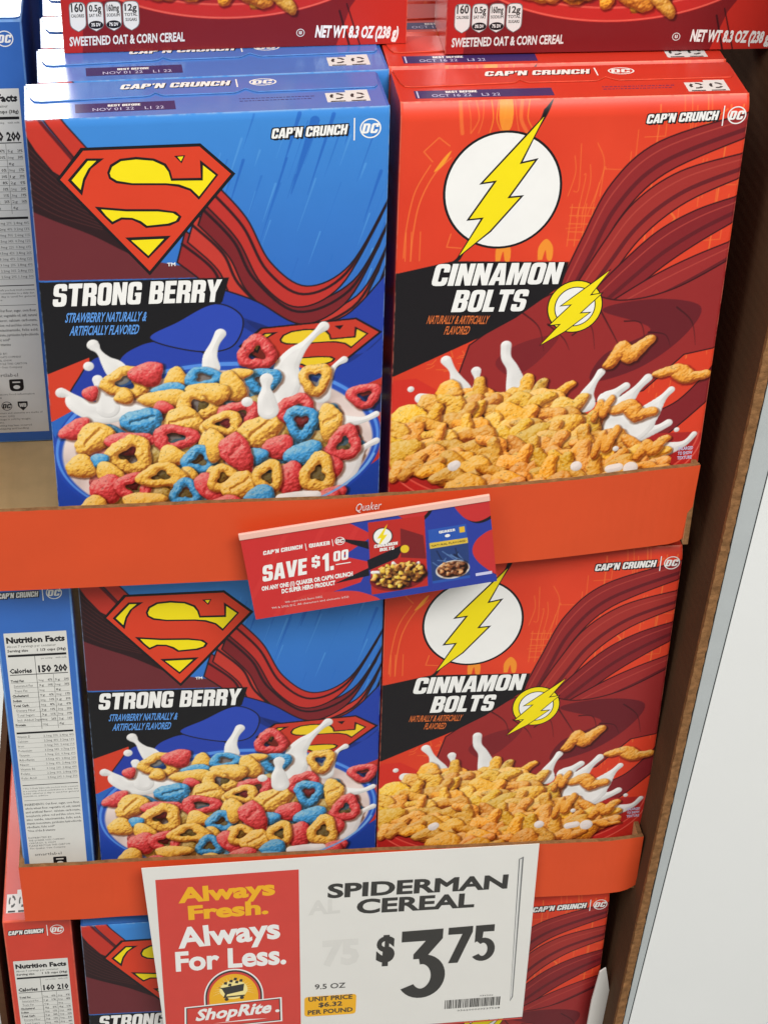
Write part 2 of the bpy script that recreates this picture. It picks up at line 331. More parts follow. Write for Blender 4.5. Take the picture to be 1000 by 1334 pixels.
def cereal(cv, u, v, ru, rv, rot, kind, col, seed):
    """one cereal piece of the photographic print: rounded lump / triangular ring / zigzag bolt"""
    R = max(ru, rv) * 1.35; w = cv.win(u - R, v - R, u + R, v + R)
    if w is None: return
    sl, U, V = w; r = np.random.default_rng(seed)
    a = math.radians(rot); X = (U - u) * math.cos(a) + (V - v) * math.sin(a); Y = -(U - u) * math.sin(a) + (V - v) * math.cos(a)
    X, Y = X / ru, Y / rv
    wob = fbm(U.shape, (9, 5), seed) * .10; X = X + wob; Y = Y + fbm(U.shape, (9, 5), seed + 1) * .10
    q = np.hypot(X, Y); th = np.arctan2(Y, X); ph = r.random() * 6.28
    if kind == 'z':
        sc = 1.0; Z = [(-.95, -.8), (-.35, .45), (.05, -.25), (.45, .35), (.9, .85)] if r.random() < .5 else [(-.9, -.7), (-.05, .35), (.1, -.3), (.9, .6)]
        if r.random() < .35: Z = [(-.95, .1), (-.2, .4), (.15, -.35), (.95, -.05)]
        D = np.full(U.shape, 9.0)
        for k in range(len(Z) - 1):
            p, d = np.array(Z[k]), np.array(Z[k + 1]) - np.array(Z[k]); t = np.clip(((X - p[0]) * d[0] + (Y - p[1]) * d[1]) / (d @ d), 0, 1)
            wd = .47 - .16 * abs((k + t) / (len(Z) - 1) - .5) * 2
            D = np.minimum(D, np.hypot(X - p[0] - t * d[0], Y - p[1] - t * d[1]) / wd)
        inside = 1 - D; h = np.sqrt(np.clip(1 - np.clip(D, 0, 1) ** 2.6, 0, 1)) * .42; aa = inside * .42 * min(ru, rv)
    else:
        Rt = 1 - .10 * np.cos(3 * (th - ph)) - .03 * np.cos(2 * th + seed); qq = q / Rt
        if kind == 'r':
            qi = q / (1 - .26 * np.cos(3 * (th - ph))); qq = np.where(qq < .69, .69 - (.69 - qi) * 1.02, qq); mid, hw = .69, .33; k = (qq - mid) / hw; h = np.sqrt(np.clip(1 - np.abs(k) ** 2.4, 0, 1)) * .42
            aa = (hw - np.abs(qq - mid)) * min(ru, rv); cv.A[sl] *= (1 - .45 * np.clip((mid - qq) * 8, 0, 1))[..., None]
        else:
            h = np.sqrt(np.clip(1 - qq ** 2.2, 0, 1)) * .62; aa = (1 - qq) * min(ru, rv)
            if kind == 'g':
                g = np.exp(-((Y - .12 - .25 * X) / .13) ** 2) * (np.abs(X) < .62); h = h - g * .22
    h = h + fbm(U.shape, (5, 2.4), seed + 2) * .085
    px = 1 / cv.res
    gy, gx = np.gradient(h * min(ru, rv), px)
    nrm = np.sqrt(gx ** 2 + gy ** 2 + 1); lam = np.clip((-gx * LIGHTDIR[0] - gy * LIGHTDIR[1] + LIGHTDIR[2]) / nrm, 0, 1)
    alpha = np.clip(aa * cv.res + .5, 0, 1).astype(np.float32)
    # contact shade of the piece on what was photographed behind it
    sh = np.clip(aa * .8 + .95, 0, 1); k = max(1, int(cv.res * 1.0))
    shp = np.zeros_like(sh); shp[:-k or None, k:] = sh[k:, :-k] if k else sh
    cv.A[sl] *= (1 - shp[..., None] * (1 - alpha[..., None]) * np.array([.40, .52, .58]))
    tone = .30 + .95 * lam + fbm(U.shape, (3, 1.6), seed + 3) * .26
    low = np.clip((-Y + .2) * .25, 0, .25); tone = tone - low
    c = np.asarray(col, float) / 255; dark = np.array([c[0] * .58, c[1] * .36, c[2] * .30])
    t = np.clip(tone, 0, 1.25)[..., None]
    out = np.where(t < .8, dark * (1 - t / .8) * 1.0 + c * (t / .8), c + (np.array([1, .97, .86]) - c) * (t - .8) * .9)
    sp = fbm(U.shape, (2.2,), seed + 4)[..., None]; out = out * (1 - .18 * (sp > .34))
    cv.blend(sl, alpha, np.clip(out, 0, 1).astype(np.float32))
def milk(cv, chain, seed=0):
    P = np.array(chain, float); m = P[:, 2].max() + 1
    w = cv.win(P[:, 0].min() - m, P[:, 1].min() - m, P[:, 0].max() + m, P[:, 1].max() + m)
    if w is None: return
    sl, U, V = w; S = np.full(U.shape, -99.0)
    if len(P) == 1: S = P[0, 2] - np.hypot(U - P[0, 0], V - P[0, 1])
    PP = spline(P, 5) if len(P) > 2 else P
    for k in range(len(PP) - 1):
        a, b = np.array(PP[k]), np.array(PP[k + 1]); d = b[:2] - a[:2]; t = np.clip(((U - a[0]) * d[0] + (V - a[1]) * d[1]) / max(d @ d, 1e-6), 0, 1)
        S = np.maximum(S, a[2] + t * (b[2] - a[2]) - np.hypot(U - a[0] - t * d[0], V - a[1] - t * d[1]))
    h = np.sqrt(np.clip(S, 0, 3.0) / 3.0) * 1.6; gy, gx = np.gradient(h, 1 / cv.res)
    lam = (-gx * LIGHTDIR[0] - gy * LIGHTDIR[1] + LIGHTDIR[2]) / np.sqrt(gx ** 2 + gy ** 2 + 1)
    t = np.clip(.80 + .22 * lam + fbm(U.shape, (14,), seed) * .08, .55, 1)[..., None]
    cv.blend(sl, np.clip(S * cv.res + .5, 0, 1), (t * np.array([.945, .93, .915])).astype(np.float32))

W, H, D = 190.0, 289.2, 46.0
RES = 2.4
SHIELD = dict(
 outer=[(27.4,273.0),(89.6,272.7),(107.7,254.4),(59.9,195.9),(13.7,255.5)], red=[(28.6,271.3),(89.1,270.9),(105.3,254.4),(59.9,198.6),(15.7,255.4)],
 y1=[(21.6,254.8),(30.7,265.5),(35.0,265.3),(30.6,261.0),(27.6,255.4),(25.9,249.1)], k1=[(19.6,254.9),(29.9,266.9),(39.2,266.5),(32.1,260.9),(28.6,254.2),(26.5,245.6)],
 y2=[(41.6,257.9),(43.1,261.5),(47.9,264.5),(55.7,265.1),(64.5,263.9),(70.1,260.8),(72.3,257.2),(73.5,251.9),(77.2,251.8),(90.3,251.3),(90.6,260.1),(97.1,254.0),(88.0,242.1),(83.9,246.8),(77.6,249.7),(70.8,250.7),(53.0,251.6),(45.2,253.4),(42.2,255.6)],
 k2=[(40.3,258.2),(42.1,262.7),(47.4,265.9),(55.8,266.6),(65.1,265.2),(71.2,261.9),(73.4,257.7),(74.3,253.3),(89.3,252.9),(89.1,263.3),(98.6,254.2),(87.9,240.1),(83.3,245.6),(77.0,248.3),(70.7,249.5),(52.9,250.4),(44.6,252.0),(41.1,254.7)],
 k3=[(75.6,266.2),(81.5,266.3),(79.4,261.7)], y3=[(77.4,265.6),(80.5,265.7),(79.1,263.0)],
 k4=[(32.6,238.9),(49.1,236.6),(66.0,235.7),(75.4,233.7),(78.3,230.6),(76.8,227.7),(71.9,225.5),(59.1,224.8),(56.0,227.6),(51.9,230.0),(46.6,230.5),(41.2,227.8),(37.2,232.7)],
 y4=[(35.9,237.1),(49.0,235.2),(65.9,234.3),(73.8,232.9),(76.6,230.7),(75.2,228.3),(70.9,226.9),(59.7,226.2),(56.6,229.1),(52.0,231.3),(46.2,231.9),(41.5,229.6),(38.3,233.3)],
 k5=[(47.7,219.7),(72.2,219.5),(59.5,206.3)], y5=[(50.8,217.9),(68.4,217.8),(59.6,208.1)])
BOLT = [(77.2,280.6),(65.7,253.2),(73.9,255.0),(60.2,232.9),(67.3,233.4),(51.6,213.3),(35.3,198.4),(47.8,221.7),(40.0,221.1),(53.9,243.9),(46.4,242.9),(68.4,269.5)]
PIECES = [(43.3,127.9,12.3,9.9,-10,'r','Y'),(41.8,118.6,5.0,4.7,0,'b','Y'),(55.4,132.9,9.4,7.5,0,'b','R'),(71.6,128.3,6.0,7.5,0,'b','Y'),(87.1,128.4,10.5,6.4,0,'r','B'),(67.9,122.0,9.5,4.2,0,'b','B'),(87.9,120.0,11.0,4.7,0,'b','Y'),(63.6,115.8,12.6,5.9,0,'b','Y'),(63.4,109.9,5.5,4.1,0,'b','R'),(23.2,122.3,4.4,4.7,0,'b','R'),(83.5,109.6,12.2,10.7,20,'r','Y'),(74.1,99.4,11.7,9.1,0,'g','Y'),(51.4,101.1,11.1,9.0,0,'g','B'),(13.2,98.6,9.5,6.0,30,'b','R'),(23.3,91.8,11.5,9.0,35,'g','Y'),(43.2,87.2,13.1,7.3,0,'b','R'),(93.3,94.4,8.2,7.2,0,'r','Y'),(69.7,88.8,12.2,8.5,0,'r','R'),(42.8,78.6,12.7,12.2,0,'r','Y'),(15.0,72.8,8.1,7.9,-20,'b','Y'),(25.9,76.2,5.0,4.9,0,'b','B'),(30.5,67.8,7.6,6.2,-35,'b','Y'),(67.1,75.4,7.7,7.4,20,'b','Y'),(89.9,83.6,6.7,9.2,0,'b','Y'),(83.4,71.7,9.8,9.3,0,'r','B'),(28.8,56.0,9.2,9.4,0,'b','R'),(44.7,56.0,10.3,10.0,0,'r','R'),(75.9,62.2,6.2,5.1,0,'b','Y'),(60.5,62.9,13.3,8.1,0,'r','Y'),(74.4,49.0,8.9,9.5,0,'r','B'),(49.4,46.0,11.9,5.7,0,'b','Y'),(93.5,59.6,6.2,7.5,0,'b','Y'),(88.6,51.1,6.2,12.6,30,'g','R'),(117.9,142.5,10.0,10.9,20,'r','R'),(120.9,123.9,10.0,8.0,0,'r','B'),(108.3,129.7,6.3,3.7,0,'b','Y'),(103.4,120.8,6.9,9.9,20,'b','Y'),(106.7,101.2,11.2,10.0,0,'r','R'),(94.4,117.1,7.3,6.2,0,'b','Y'),(98.1,96.7,10.2,7.6,0,'r','Y'),(119.4,90.0,12.9,9.6,30,'g','Y'),(129.6,77.6,8.7,7.8,0,'b','R'),(139.9,102.5,10.2,10.7,0,'r','R'),(143.1,94.0,9.2,11.5,10,'r','B'),(151.1,123.1,8.5,10.5,0,'r','Y'),(159.9,92.8,6.5,12.1,0,'g','Y'),(168.3,76.6,9.3,12.3,-15,'r','R'),(179.7,109.8,9.2,8.1,10,'r','R'),(117.1,72.1,5.9,5.9,0,'b','B'),(92.4,81.8,5.4,11.5,0,'b','Y'),(144.8,71.9,11.5,7.8,15,'b','B'),(105.2,75.6,8.1,14.2,25,'g','R'),(161.9,60.7,5.5,7.9,0,'b','R'),(96.7,58.0,8.7,9.2,0,'r','Y'),(107.0,51.8,10.3,9.3,20,'g','Y'),(135.5,54.8,8.8,11.3,0,'b','R'),(123.4,57.1,8.2,11.2,0,'r','Y'),(153.1,56.7,9.9,13.2,0,'r','Y'),(163.2,42.5,7.2,4.7,0,'b','R'),(118.9,43.5,8.8,7.3,0,'b','B')]
MILKB = [[(26.6,153.9,3.5),(29.7,149.1,1.6),(33.7,142.5,3.5),(37.9,137.6,5.9),(40.6,132.8,5.9)],[(23.3,140.3,3.0)],[(7.0,124.0,3.3),(11.3,122.0,2.2),(13.9,117.0,4.9),(20.5,111.8,5.9),(29.3,108.8,6.9),(37.3,108.2,5.9),(45.4,110.0,4.5),(53.4,110.6,2.5)],[(27.7,131.3,3.0),(29.3,126.5,3.5),(30.9,119.4,4.9),(32.5,112.1,6.9)],[(97.4,156.5,3.3),(94.1,150.1,2.6),(91.3,141.9,4.1),(91.7,134.6,5.2)],[(155.6,157.5,3.3),(151.4,153.6,2.1),(145.2,146.7,2.6),(138.9,139.9,5.2),(134.6,131.6,7.2),(134.6,120.5,8.3),(129.2,110.9,8.3)],[(167.5,134.9,2.3),(162.2,130.9,1.5),(157.0,121.4,4.1),(154.9,111.5,5.2)],[(187.0,96.5,2.1),(180.0,93.2,2.1),(172.4,92.5,3.6),(163.7,93.1,5.2)],[(187.5,77.7,2.3),(180.4,73.7,2.1),(175.0,68.9,5.2),(170.7,60.0,7.2),(166.4,52.3,6.2)]]
MILKF = [[(123.0,125.0,3.9),(122.7,118.8,2.6),(122.9,111.3,5.2),(123.9,103.7,6.2)],[(152.1,41.4,3.1),(142.1,40.9,4.1),(131.0,40.4,3.6)],[(111.7,110.3,3.3)]]
MILKR = [[(31.0,130.4,3.2),(35.0,123.7,2.0),(37.9,116.3,4.0),(40.8,110.1,5.9)],[(49.0,122.4,3.0),(49.9,115.7,1.5),(49.8,107.2,4.0)],[(65.6,138.9,3.2),(66.2,130.6,3.0),(70.3,123.2,3.5),(73.1,112.2,5.9),(74.7,103.6,6.9)],[(11.1,111.8,2.0)],[(17.1,105.2,3.5),(24.5,102.4,4.9),(29.8,99.7,4.0)],[(-2.1,85.3,5.9),(5.4,79.9,6.9),(2.4,73.8,5.9)],[(123.3,118.0,2.6),(120.0,111.8,2.1),(116.3,103.1,4.1),(115.8,96.7,6.2)],[(139.2,107.7,2.6),(134.1,103.5,3.1),(129.0,98.6,6.2)],[(152.0,112.8,2.8),(146.1,105.4,2.6),(138.3,94.2,6.2)],[(167.0,103.8,2.3),(162.5,98.2,2.6),(154.8,86.9,7.2)],[(168.0,80.3,2.6),(160.5,76.0,3.1),(147.1,74.1,8.3)],[(184.9,71.4,1.9),(178.9,64.4,2.3),(164.6,59.8,6.2),(158.3,54.7,6.2)],[(173.7,75.1,1.7)],[(128.5,80.4,10.3),(142.3,77.0,11.4),(150.8,81.8,9.3)]]
MILKRF = [[(114.1,51.8,3.6)],[(134.9,48.6,2.9),(140.5,49.6,2.9)],[(148.0,48.5,4.6)],[(137.4,63.3,1.9)],[(38.7,55.9,3.5),(40.2,57.1,3.0)]]
FLY = [(139.1,130.5,12.2,10.0,0,'z','Y'),(173.0,114.4,14.6,8.9,0,'z','Y'),(145.5,89.9,12.4,10.5,0,'z','Y'),(126.8,92.2,5.6,8.5,0,'z','Y'),(130.7,68.3,6.9,10.7,0,'z','Y'),(159.7,62.7,9.2,8.1,0,'z','Y'),(160.0,49.2,10.4,4.8,0,'z','Y')]
KCOL = dict(Y=(238, 184, 74), R=(220, 70, 72), B=(64, 150, 208))

def lay_blue():
    c = Canvas(W, H, RES); U, V = np.meshgrid(c.u, c.v)
    t = np.clip((V - 150) / 140, 0, 1)[..., None]
    c.A[:] = (np.array([44, 98, 182]) * (1 - t) + np.array([62, 134, 208]) * t) / 255
    r = random.Random(3)
    for i in range(46):                                   # comic speed lines in the sky
        u0 = r.uniform(96, 190); v0 = r.uniform(190, 288); L = r.uniform(6, 34); dx = L * .32
        c.stroke([(u0, v0), (u0 - dx, v0 - L)], r.uniform(.3, 1.3), r.choice([(38, 98, 182), (44, 108, 190), (82, 148, 214)]), .75, taper=True)
    for u0, v0, L, w in [(150, 283, 42, 5), (142, 287, 30, 2.4), (160, 286, 46, 2.2), (112, 262, 30, 1.6), (186, 252, 30, 2.0), (135, 262, 50, 1.4)]:
        c.stroke([(u0, v0), (u0 - L * .3, v0 - L)], w, (36, 96, 182), .8, taper=True)
    # maroon field, striped ribbon from the top left corner
    c.poly([(-1, 290), (22, 270), (60, 205), (112, 192), (-1, 196)], (104, 40, 46))
    c.poly(spline([(-1, 287), (8, 272), (22, 257), (38, 240), (64, 222), (60, 205), (30, 222), (12, 231), (-1, 238)]), (44, 22, 26))
    for k in range(9): c.stroke(spline([(-1, 276 - k * 4), (14, 258 - k * 3), (36, 237 - k * 1.5)]), .35, (96, 48, 46), .8)
    c.outlined([(-2, 291), (6, 291), (26, 262), (20, 254), (12, 260), (4, 272), (-2, 284)], (190, 52, 40), .8)
    c.outlined([(8, 291), (17, 291), (31, 272), (26, 264)], (190, 52, 40), .8); c.stroke([(6, 291), (26, 262)], 1.9, (92, 26, 32))
    # sweeping red ribbons: fall from behind the shield, dip and rise to the right edge
    base = [((96, 250), (113, 228), (126, 200), (146, 184), (170, 196), (191, 236)), ((92, 240), (108, 220), (119, 196), (143, 174), (172, 186), (191, 222)),
            ((86, 232), (102, 214), (112, 192), (140, 165), (174, 176), (191, 208)), ((80, 222), (96, 206), (106, 186), (138, 156), (176, 166), (191, 196))]
    cols = [(186, 48, 42), (120, 32, 38), (192, 56, 46), (150, 38, 40)]
    for k in range(3, -1, -1):
        up = spline(base[k]); dn = spline([(x - 5, y - 13 - 2 * k) for x, y in base[k]])
        c.outlined(up + dn[::-1], cols[k], .9)
        c.stroke(spline([(x - 2, y - 5 - k) for x, y in base[k]]), 1.6, (34, 18, 26), .9)
    # deep blue waves behind the bowl
    c.outlined(spline([(96, 186), (118, 176), (142, 160), (168, 164), (191, 190)]) + [(191, 60), (60, 90), (60, 130)], (36, 62, 158), .9)
    for k in range(5):
        c.poly(spline([(100 + 12 * k, 170 - 6 * k), (128 + 12 * k, 158 - 5 * k), (150 + 10 * k, 150), (128 + 10 * k, 148 - 4 * k)], closed=True), (22, 34, 92), .55)
    c.poly([(-1, 195), (103, 192), (99, 177), (88, 168), (62, 152), (45, 142), (22, 140), (-1, 132)], (22, 20, 24))   # black title field
    c.outlined(spline([(40, 142), (52, 152), (66, 154), (80, 149), (92, 140), (96, 120), (40, 118)], closed=True), (40, 64, 164), .8)
    c.outlined(spline([(58, 156), (74, 166), (95, 176), (110, 166), (104, 148), (84, 146)], closed=True), (44, 70, 172), .8)
    c.poly([(-1, 136), (24, 146), (24, 118), (-1, 104)], (206, 60, 38)); c.outlined(spline([(12, 118), (18, 134), (28, 146), (40, 140), (40, 118)], closed=True), (36, 58, 156), .8)
    # second, smaller shield behind the splash
    def sm(p): x, y = (p[0] - 60.7) / 94, (p[1] - 234) / 77; return (147.5 + x * 82 + y * 3, 137 + y * 47 + x * 5)
    for k, col in (('outer', (24, 18, 24)), ('red', (196, 56, 40)), ('k1', (24, 18, 24)), ('y1', (232, 196, 40)), ('k2', (24, 18, 24)), ('y2', (232, 196, 40)), ('k3', (24, 18, 24)), ('k4', (24, 18, 24)), ('y4', (232, 196, 40)), ('k5', (24, 18, 24)), ('y5', (232, 196, 40))):
        c.poly([sm(p) for p in SHIELD[k]], col)
    c.poly([(150, 104), (191, 122), (191, 50), (165, 50)], (186, 52, 42)); c.poly([(158, 40), (191, 66), (191, 0), (120, 0)], (30, 62, 150))
    c.poly([(120, 96), (191, 112), (191, 98), (150, 86)], (28, 40, 100))
    # bowl
    bowl = (95, 82, 94, 56)
    c.poly([(-1, 100), (0, 60), (-1, -1), (191, -1), (191, 40), (160, 30), (95, 12), (30, 30)], (34, 66, 160))
    c.ellipse(95, 81, 95.5, 58, (36, 70, 168)); c.ellipse(95, 82, 94, 56, (84, 138, 220)); c.ellipse(95, 81.4, 92.4, 54, (38, 78, 176))
    w = c.win(0, 20, 190, 140); sl, U2, V2 = w; q = np.hypot((U2 - 95) / 91, (V2 - 80) / 53); tone = fbm(U2.shape, (40, 16), 5)[..., None]
    c.blend(sl, np.clip((1 - q) * 60, 0, 1), np.clip(np.array([.84, .76, .73]) + tone * .2, 0, 1).astype(np.float32))
    # hidden layer of pieces, splash, then the traced pieces
    rr = random.Random(11); pile = []
    for i in range(120):
        a, b = rr.uniform(0, 6.28), math.sqrt(rr.random()) * .9; pile.append((95 + 88 * b * math.cos(a), 74 + 46 * b * math.sin(a)))
    pile.sort(key=lambda p: -p[1])
    for i, (u, v) in enumerate(pile):
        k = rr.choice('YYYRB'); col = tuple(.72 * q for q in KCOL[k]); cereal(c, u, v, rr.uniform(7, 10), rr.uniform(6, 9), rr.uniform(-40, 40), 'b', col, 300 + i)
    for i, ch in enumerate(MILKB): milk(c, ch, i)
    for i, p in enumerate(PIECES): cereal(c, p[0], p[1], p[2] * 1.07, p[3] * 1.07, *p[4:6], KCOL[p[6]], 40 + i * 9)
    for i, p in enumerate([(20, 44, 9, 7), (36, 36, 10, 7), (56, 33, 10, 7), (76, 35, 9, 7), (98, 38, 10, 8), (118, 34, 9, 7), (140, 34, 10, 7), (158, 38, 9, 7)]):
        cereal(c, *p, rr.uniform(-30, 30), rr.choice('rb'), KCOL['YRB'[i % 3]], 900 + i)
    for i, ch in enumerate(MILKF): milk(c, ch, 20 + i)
    c.stroke([(100 + 89 * math.cos(a), 82 + 54 * math.sin(a)) for a in np.linspace(-1.1, -.25, 14)], 1.6, (120, 168, 226), .9)
    return c

def lay_red():
    c = Canvas(W, H, RES); U, V = np.meshgrid(c.u, c.v)
    n = fbm(U.shape, (160, 70), 8)[..., None]
    c.A[:] = np.clip(np.array([218, 64, 38]) / 255 + n * np.array([.05, .05, .03]), 0, 1)
    lc, lo = (232, 112, 52), (238, 150, 46); r = random.Random(5)
    # sketched city / circuit line work
    c.stroke(spline([(8, 196), (9, 214), (12, 232), (19, 248), (28, 258)]), .7, lc); c.stroke(spline([(4, 198), (5, 216), (9, 238), (17, 254)]), .6, lc)
    c.poly(spline([(19, 250), (24, 258), (28, 262), (24, 254)], closed=True), lo)
    for x in (5, 8, 13): c.stroke([(x, 196), (x, 214)], .5, lc)
    c.stroke([(18, 256), (13, 262), (21, 270), (27, 265)], .6, lc); c.stroke([(30, 212), (28, 204), (36, 203)], .6, lc)
    for k in range(10):
        x = 32 + k * 4.2; c.stroke(spline([(x, 290), (x + r.uniform(-2, 2), 280), (x + r.uniform(-3, 3), 272)]), r.choice([.5, .7, 2.0]), r.choice([lc, lo]), .8)
    c.poly(spline([(54, 291), (60, 291), (60, 276), (56, 272), (53, 280)], closed=True), lo, .85)
    for k in range(7): c.stroke(spline([(96 + k * 3, 266 - r.uniform(0, 30)), (98 + k * 3 + r.uniform(-3, 3), 250 - r.uniform(0, 20)), (94 + k * 3, 236 - r.uniform(0, 20))]), .5, lc, .8)
    for i in range(26):
        x, y, w2, h2 = r.uniform(92, 182), r.uniform(200, 282), r.uniform(3, 16), r.uniform(3, 18)
        c.stroke([(x, y), (x + w2, y + r.uniform(-1, 1)), (x + w2, y + h2)] if r.random() < .6 else [(x, y), (x, y + h2 * 1.6)], .5, lc, .75)
    for x0, y0, x1, y1, w2 in [(152, 203, 186, 228, 1.4), (170, 258, 186, 270, .9), (150, 240, 188, 242, .6), (140, 200, 141, 285, .7), (178, 190, 180, 284, .8), (160, 268, 178, 282, .8), (183, 268, 187, 284, .8)]: c.stroke([(x0, y0), (x1, y1)], w2, lc, .9)
    c.stroke(spline([(162, 244), (165, 240), (162, 234), (167, 230), (170, 234)]), 1.2, lc, .9); c.stroke(spline([(152, 222), (156, 217), (153, 212), (158, 208)]), 1.2, lc, .9)
    for k in range(5): c.stroke([(96, 226 - 5 * k), (114, 225 - 5 * k)], .6, lc, .9); c.stroke([(97 + 4 * k, 228), (96 + 4 * k, 202)], .5, lc, .9)
    for cx in (60, 84): c.poly(spline([(cx - 4, 194), (cx - 4, 202), (cx, 207), (cx + 4, 202), (cx + 4, 194), (cx + 1.4, 194), (cx, 200), (cx - 1.4, 194)]), lo, .9)
    for k in range(24):
        x, y = r.uniform(4, 60), r.uniform(108, 150); c.stroke([(x, y), (x + r.uniform(2, 9), y + r.uniform(-1, 1)), (x + r.uniform(2, 9), y + r.uniform(2, 6))], .5, lc, .8)
    for k in range(24):
        x, y = r.uniform(150, 188), r.uniform(90, 190); c.stroke([(x, y), (x + r.uniform(-1, 1), y + r.uniform(4, 12))], .5, lc, .7)
    # dark red ribbons sweeping up and out to the right edge from behind the round emblem
    bd = (58, 16, 22)
    base = [((92, 172), (104, 206), (118, 240), (142, 264), (191, 280)), ((100, 170), (116, 202), (132, 228), (156, 246), (191, 256)),
            ((108, 166), (130, 192), (148, 210), (168, 222), (191, 230)), ((120, 162), (146, 180), (168, 192), (191, 202))]
    for k, (q, col) in enumerate(zip(base, [(142, 38, 40), (158, 46, 42), (130, 33, 38), (152, 42, 42)])):
        m = len(q) - 1; dn = [(x + 9 - 4 * i / m, y - 8 - 13 * math.sin(math.pi * (i + .6) / (m + 1.2))) for i, (x, y) in enumerate(q)]
        c.outlined(spline(q) + spline(dn)[::-1], col, .9, bd)
        c.stroke(spline([(.35 * x0 + .65 * x1, .35 * y0 + .65 * y1) for (x0, y0), (x1, y1) in zip(q, dn)]), 2.6, (92, 24, 32), .85)
        c.stroke(spline([(.75 * x0 + .25 * x1, .75 * y0 + .25 * y1) for (x0, y0), (x1, y1) in zip(q, dn)]), .8, (184, 72, 60), .7)
    c.outlined(spline([(44, 140), (70, 160), (98, 174), (130, 166), (160, 172), (191, 190)]) + [(191, 132), (172, 128), (150, 104), (60, 84), (36, 110)], (148, 40, 40), .9, bd)
    c.poly(spline([(120, 160), (150, 166), (178, 160), (170, 140), (146, 120), (118, 112), (124, 130), (150, 146)], closed=True), (92, 24, 34), .8)
    c.poly(spline([(60, 128), (74, 140), (96, 144), (84, 126), (70, 118)], closed=True), (110, 28, 36), .7)
    for k in range(7): c.stroke(spline([(74 + 15 * k, 160 - (k % 3) * 8), (84 + 15 * k, 150 - (k % 2) * 8), (88 + 15 * k, 134)]), 1.1, bd, .85, taper=True)
    c.outlined(spline([(191, 120), (172, 96), (150, 84), (140, 72), (160, 66), (191, 96)]), (128, 32, 38), .9, bd)
    c.poly([(-1, 188), (31.8, 195), (98, 192), (95, 177), (70, 157), (50, 145), (-1, 120)], (24, 20, 24))
    c.poly([(31.8, 194.8), (30, 190), (36, 196), (83.2, 290), (77, 284), (52, 213)], (24, 20, 24))
    c.poly([(-1, 118), (14, 119), (30, 108), (10, 92), (-1, 92)], (206, 46, 34))
    # bowl
    c.poly([(-1, 96), (-1, -1), (191, -1), (191, 60), (150, 40), (40, 40)], (176, 36, 32)); c.poly([(142, 40), (191, 70), (191, 30), (165, 24)], (206, 50, 34))
    c.poly([(10, -1), (191, -1), (191, 30), (150, 34), (40, 34), (12, 26)], (122, 26, 30)); c.poly([(150, -1), (191, -1), (191, 70), (158, 22)], (190, 44, 34)); c.stroke([(152, 20), (158, -1)], 1.0, (50, 14, 20)); c.stroke([(156, 24), (164, -1)], .7, (50, 14, 20))
    low = lambda a, b, oy: [(93 + a * math.cos(t), oy + b * math.sin(t)) for t in np.linspace(math.pi, 2 * math.pi, 60)]
    c.poly(low(98, 55, 72), (190, 42, 38)); c.stroke(low(97.4, 54.2, 72), .9, (226, 96, 80)); c.stroke(low(94.5, 47.6, 73), 1.2, (216, 84, 70)); c.poly(low(94, 47, 73), (170, 38, 36)); c.poly([(80 + 74 * math.cos(t), 72 + 40 * math.sin(t)) for t in np.linspace(math.pi, 2 * math.pi, 60)], (120, 70, 28))
    c.poly([(2, 70), (3, 84), (10, 92), (27, 101), (43, 108), (61, 108), (80, 102), (98, 104), (108, 98), (119, 88), (132, 70)], (120, 70, 28))
    for i, ch in enumerate(MILKR): milk(c, ch, 40 + i)
    rr = random.Random(23); pile = []
    top = [(3, 86), (10, 95), (27, 104), (43, 112), (61, 112), (80, 106), (88, 109), (98, 108), (108, 101), (119, 90), (132, 72), (154, 62), (172, 42), (186, 50)]
    tx, ty = zip(*top)
    for row in range(13):
        for k in range(15):
            u = 4 + k * 12.4 + rr.uniform(-4, 4) + (row % 2) * 6; v = 112 - row * 7.8 + rr.uniform(-3, 3)
            if v > np.interp(u, tx, ty) - 2 or v < 75 - 43 * math.sqrt(max(0, 1 - ((u - 93) / 93) ** 2)): continue
            pile.append((u, v))
    pile.sort(key=lambda p: -p[1])
    for i, (u, v) in enumerate(pile):
        k = rr.uniform(.88, 1.06); col = (240 * k, (172 + rr.uniform(-18, 12)) * k, (58 + rr.uniform(-14, 14)) * k)
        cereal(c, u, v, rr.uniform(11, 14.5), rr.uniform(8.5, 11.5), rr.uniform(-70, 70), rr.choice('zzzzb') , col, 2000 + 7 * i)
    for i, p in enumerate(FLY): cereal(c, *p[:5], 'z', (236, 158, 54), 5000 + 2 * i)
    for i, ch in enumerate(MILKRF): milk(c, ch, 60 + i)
    return c
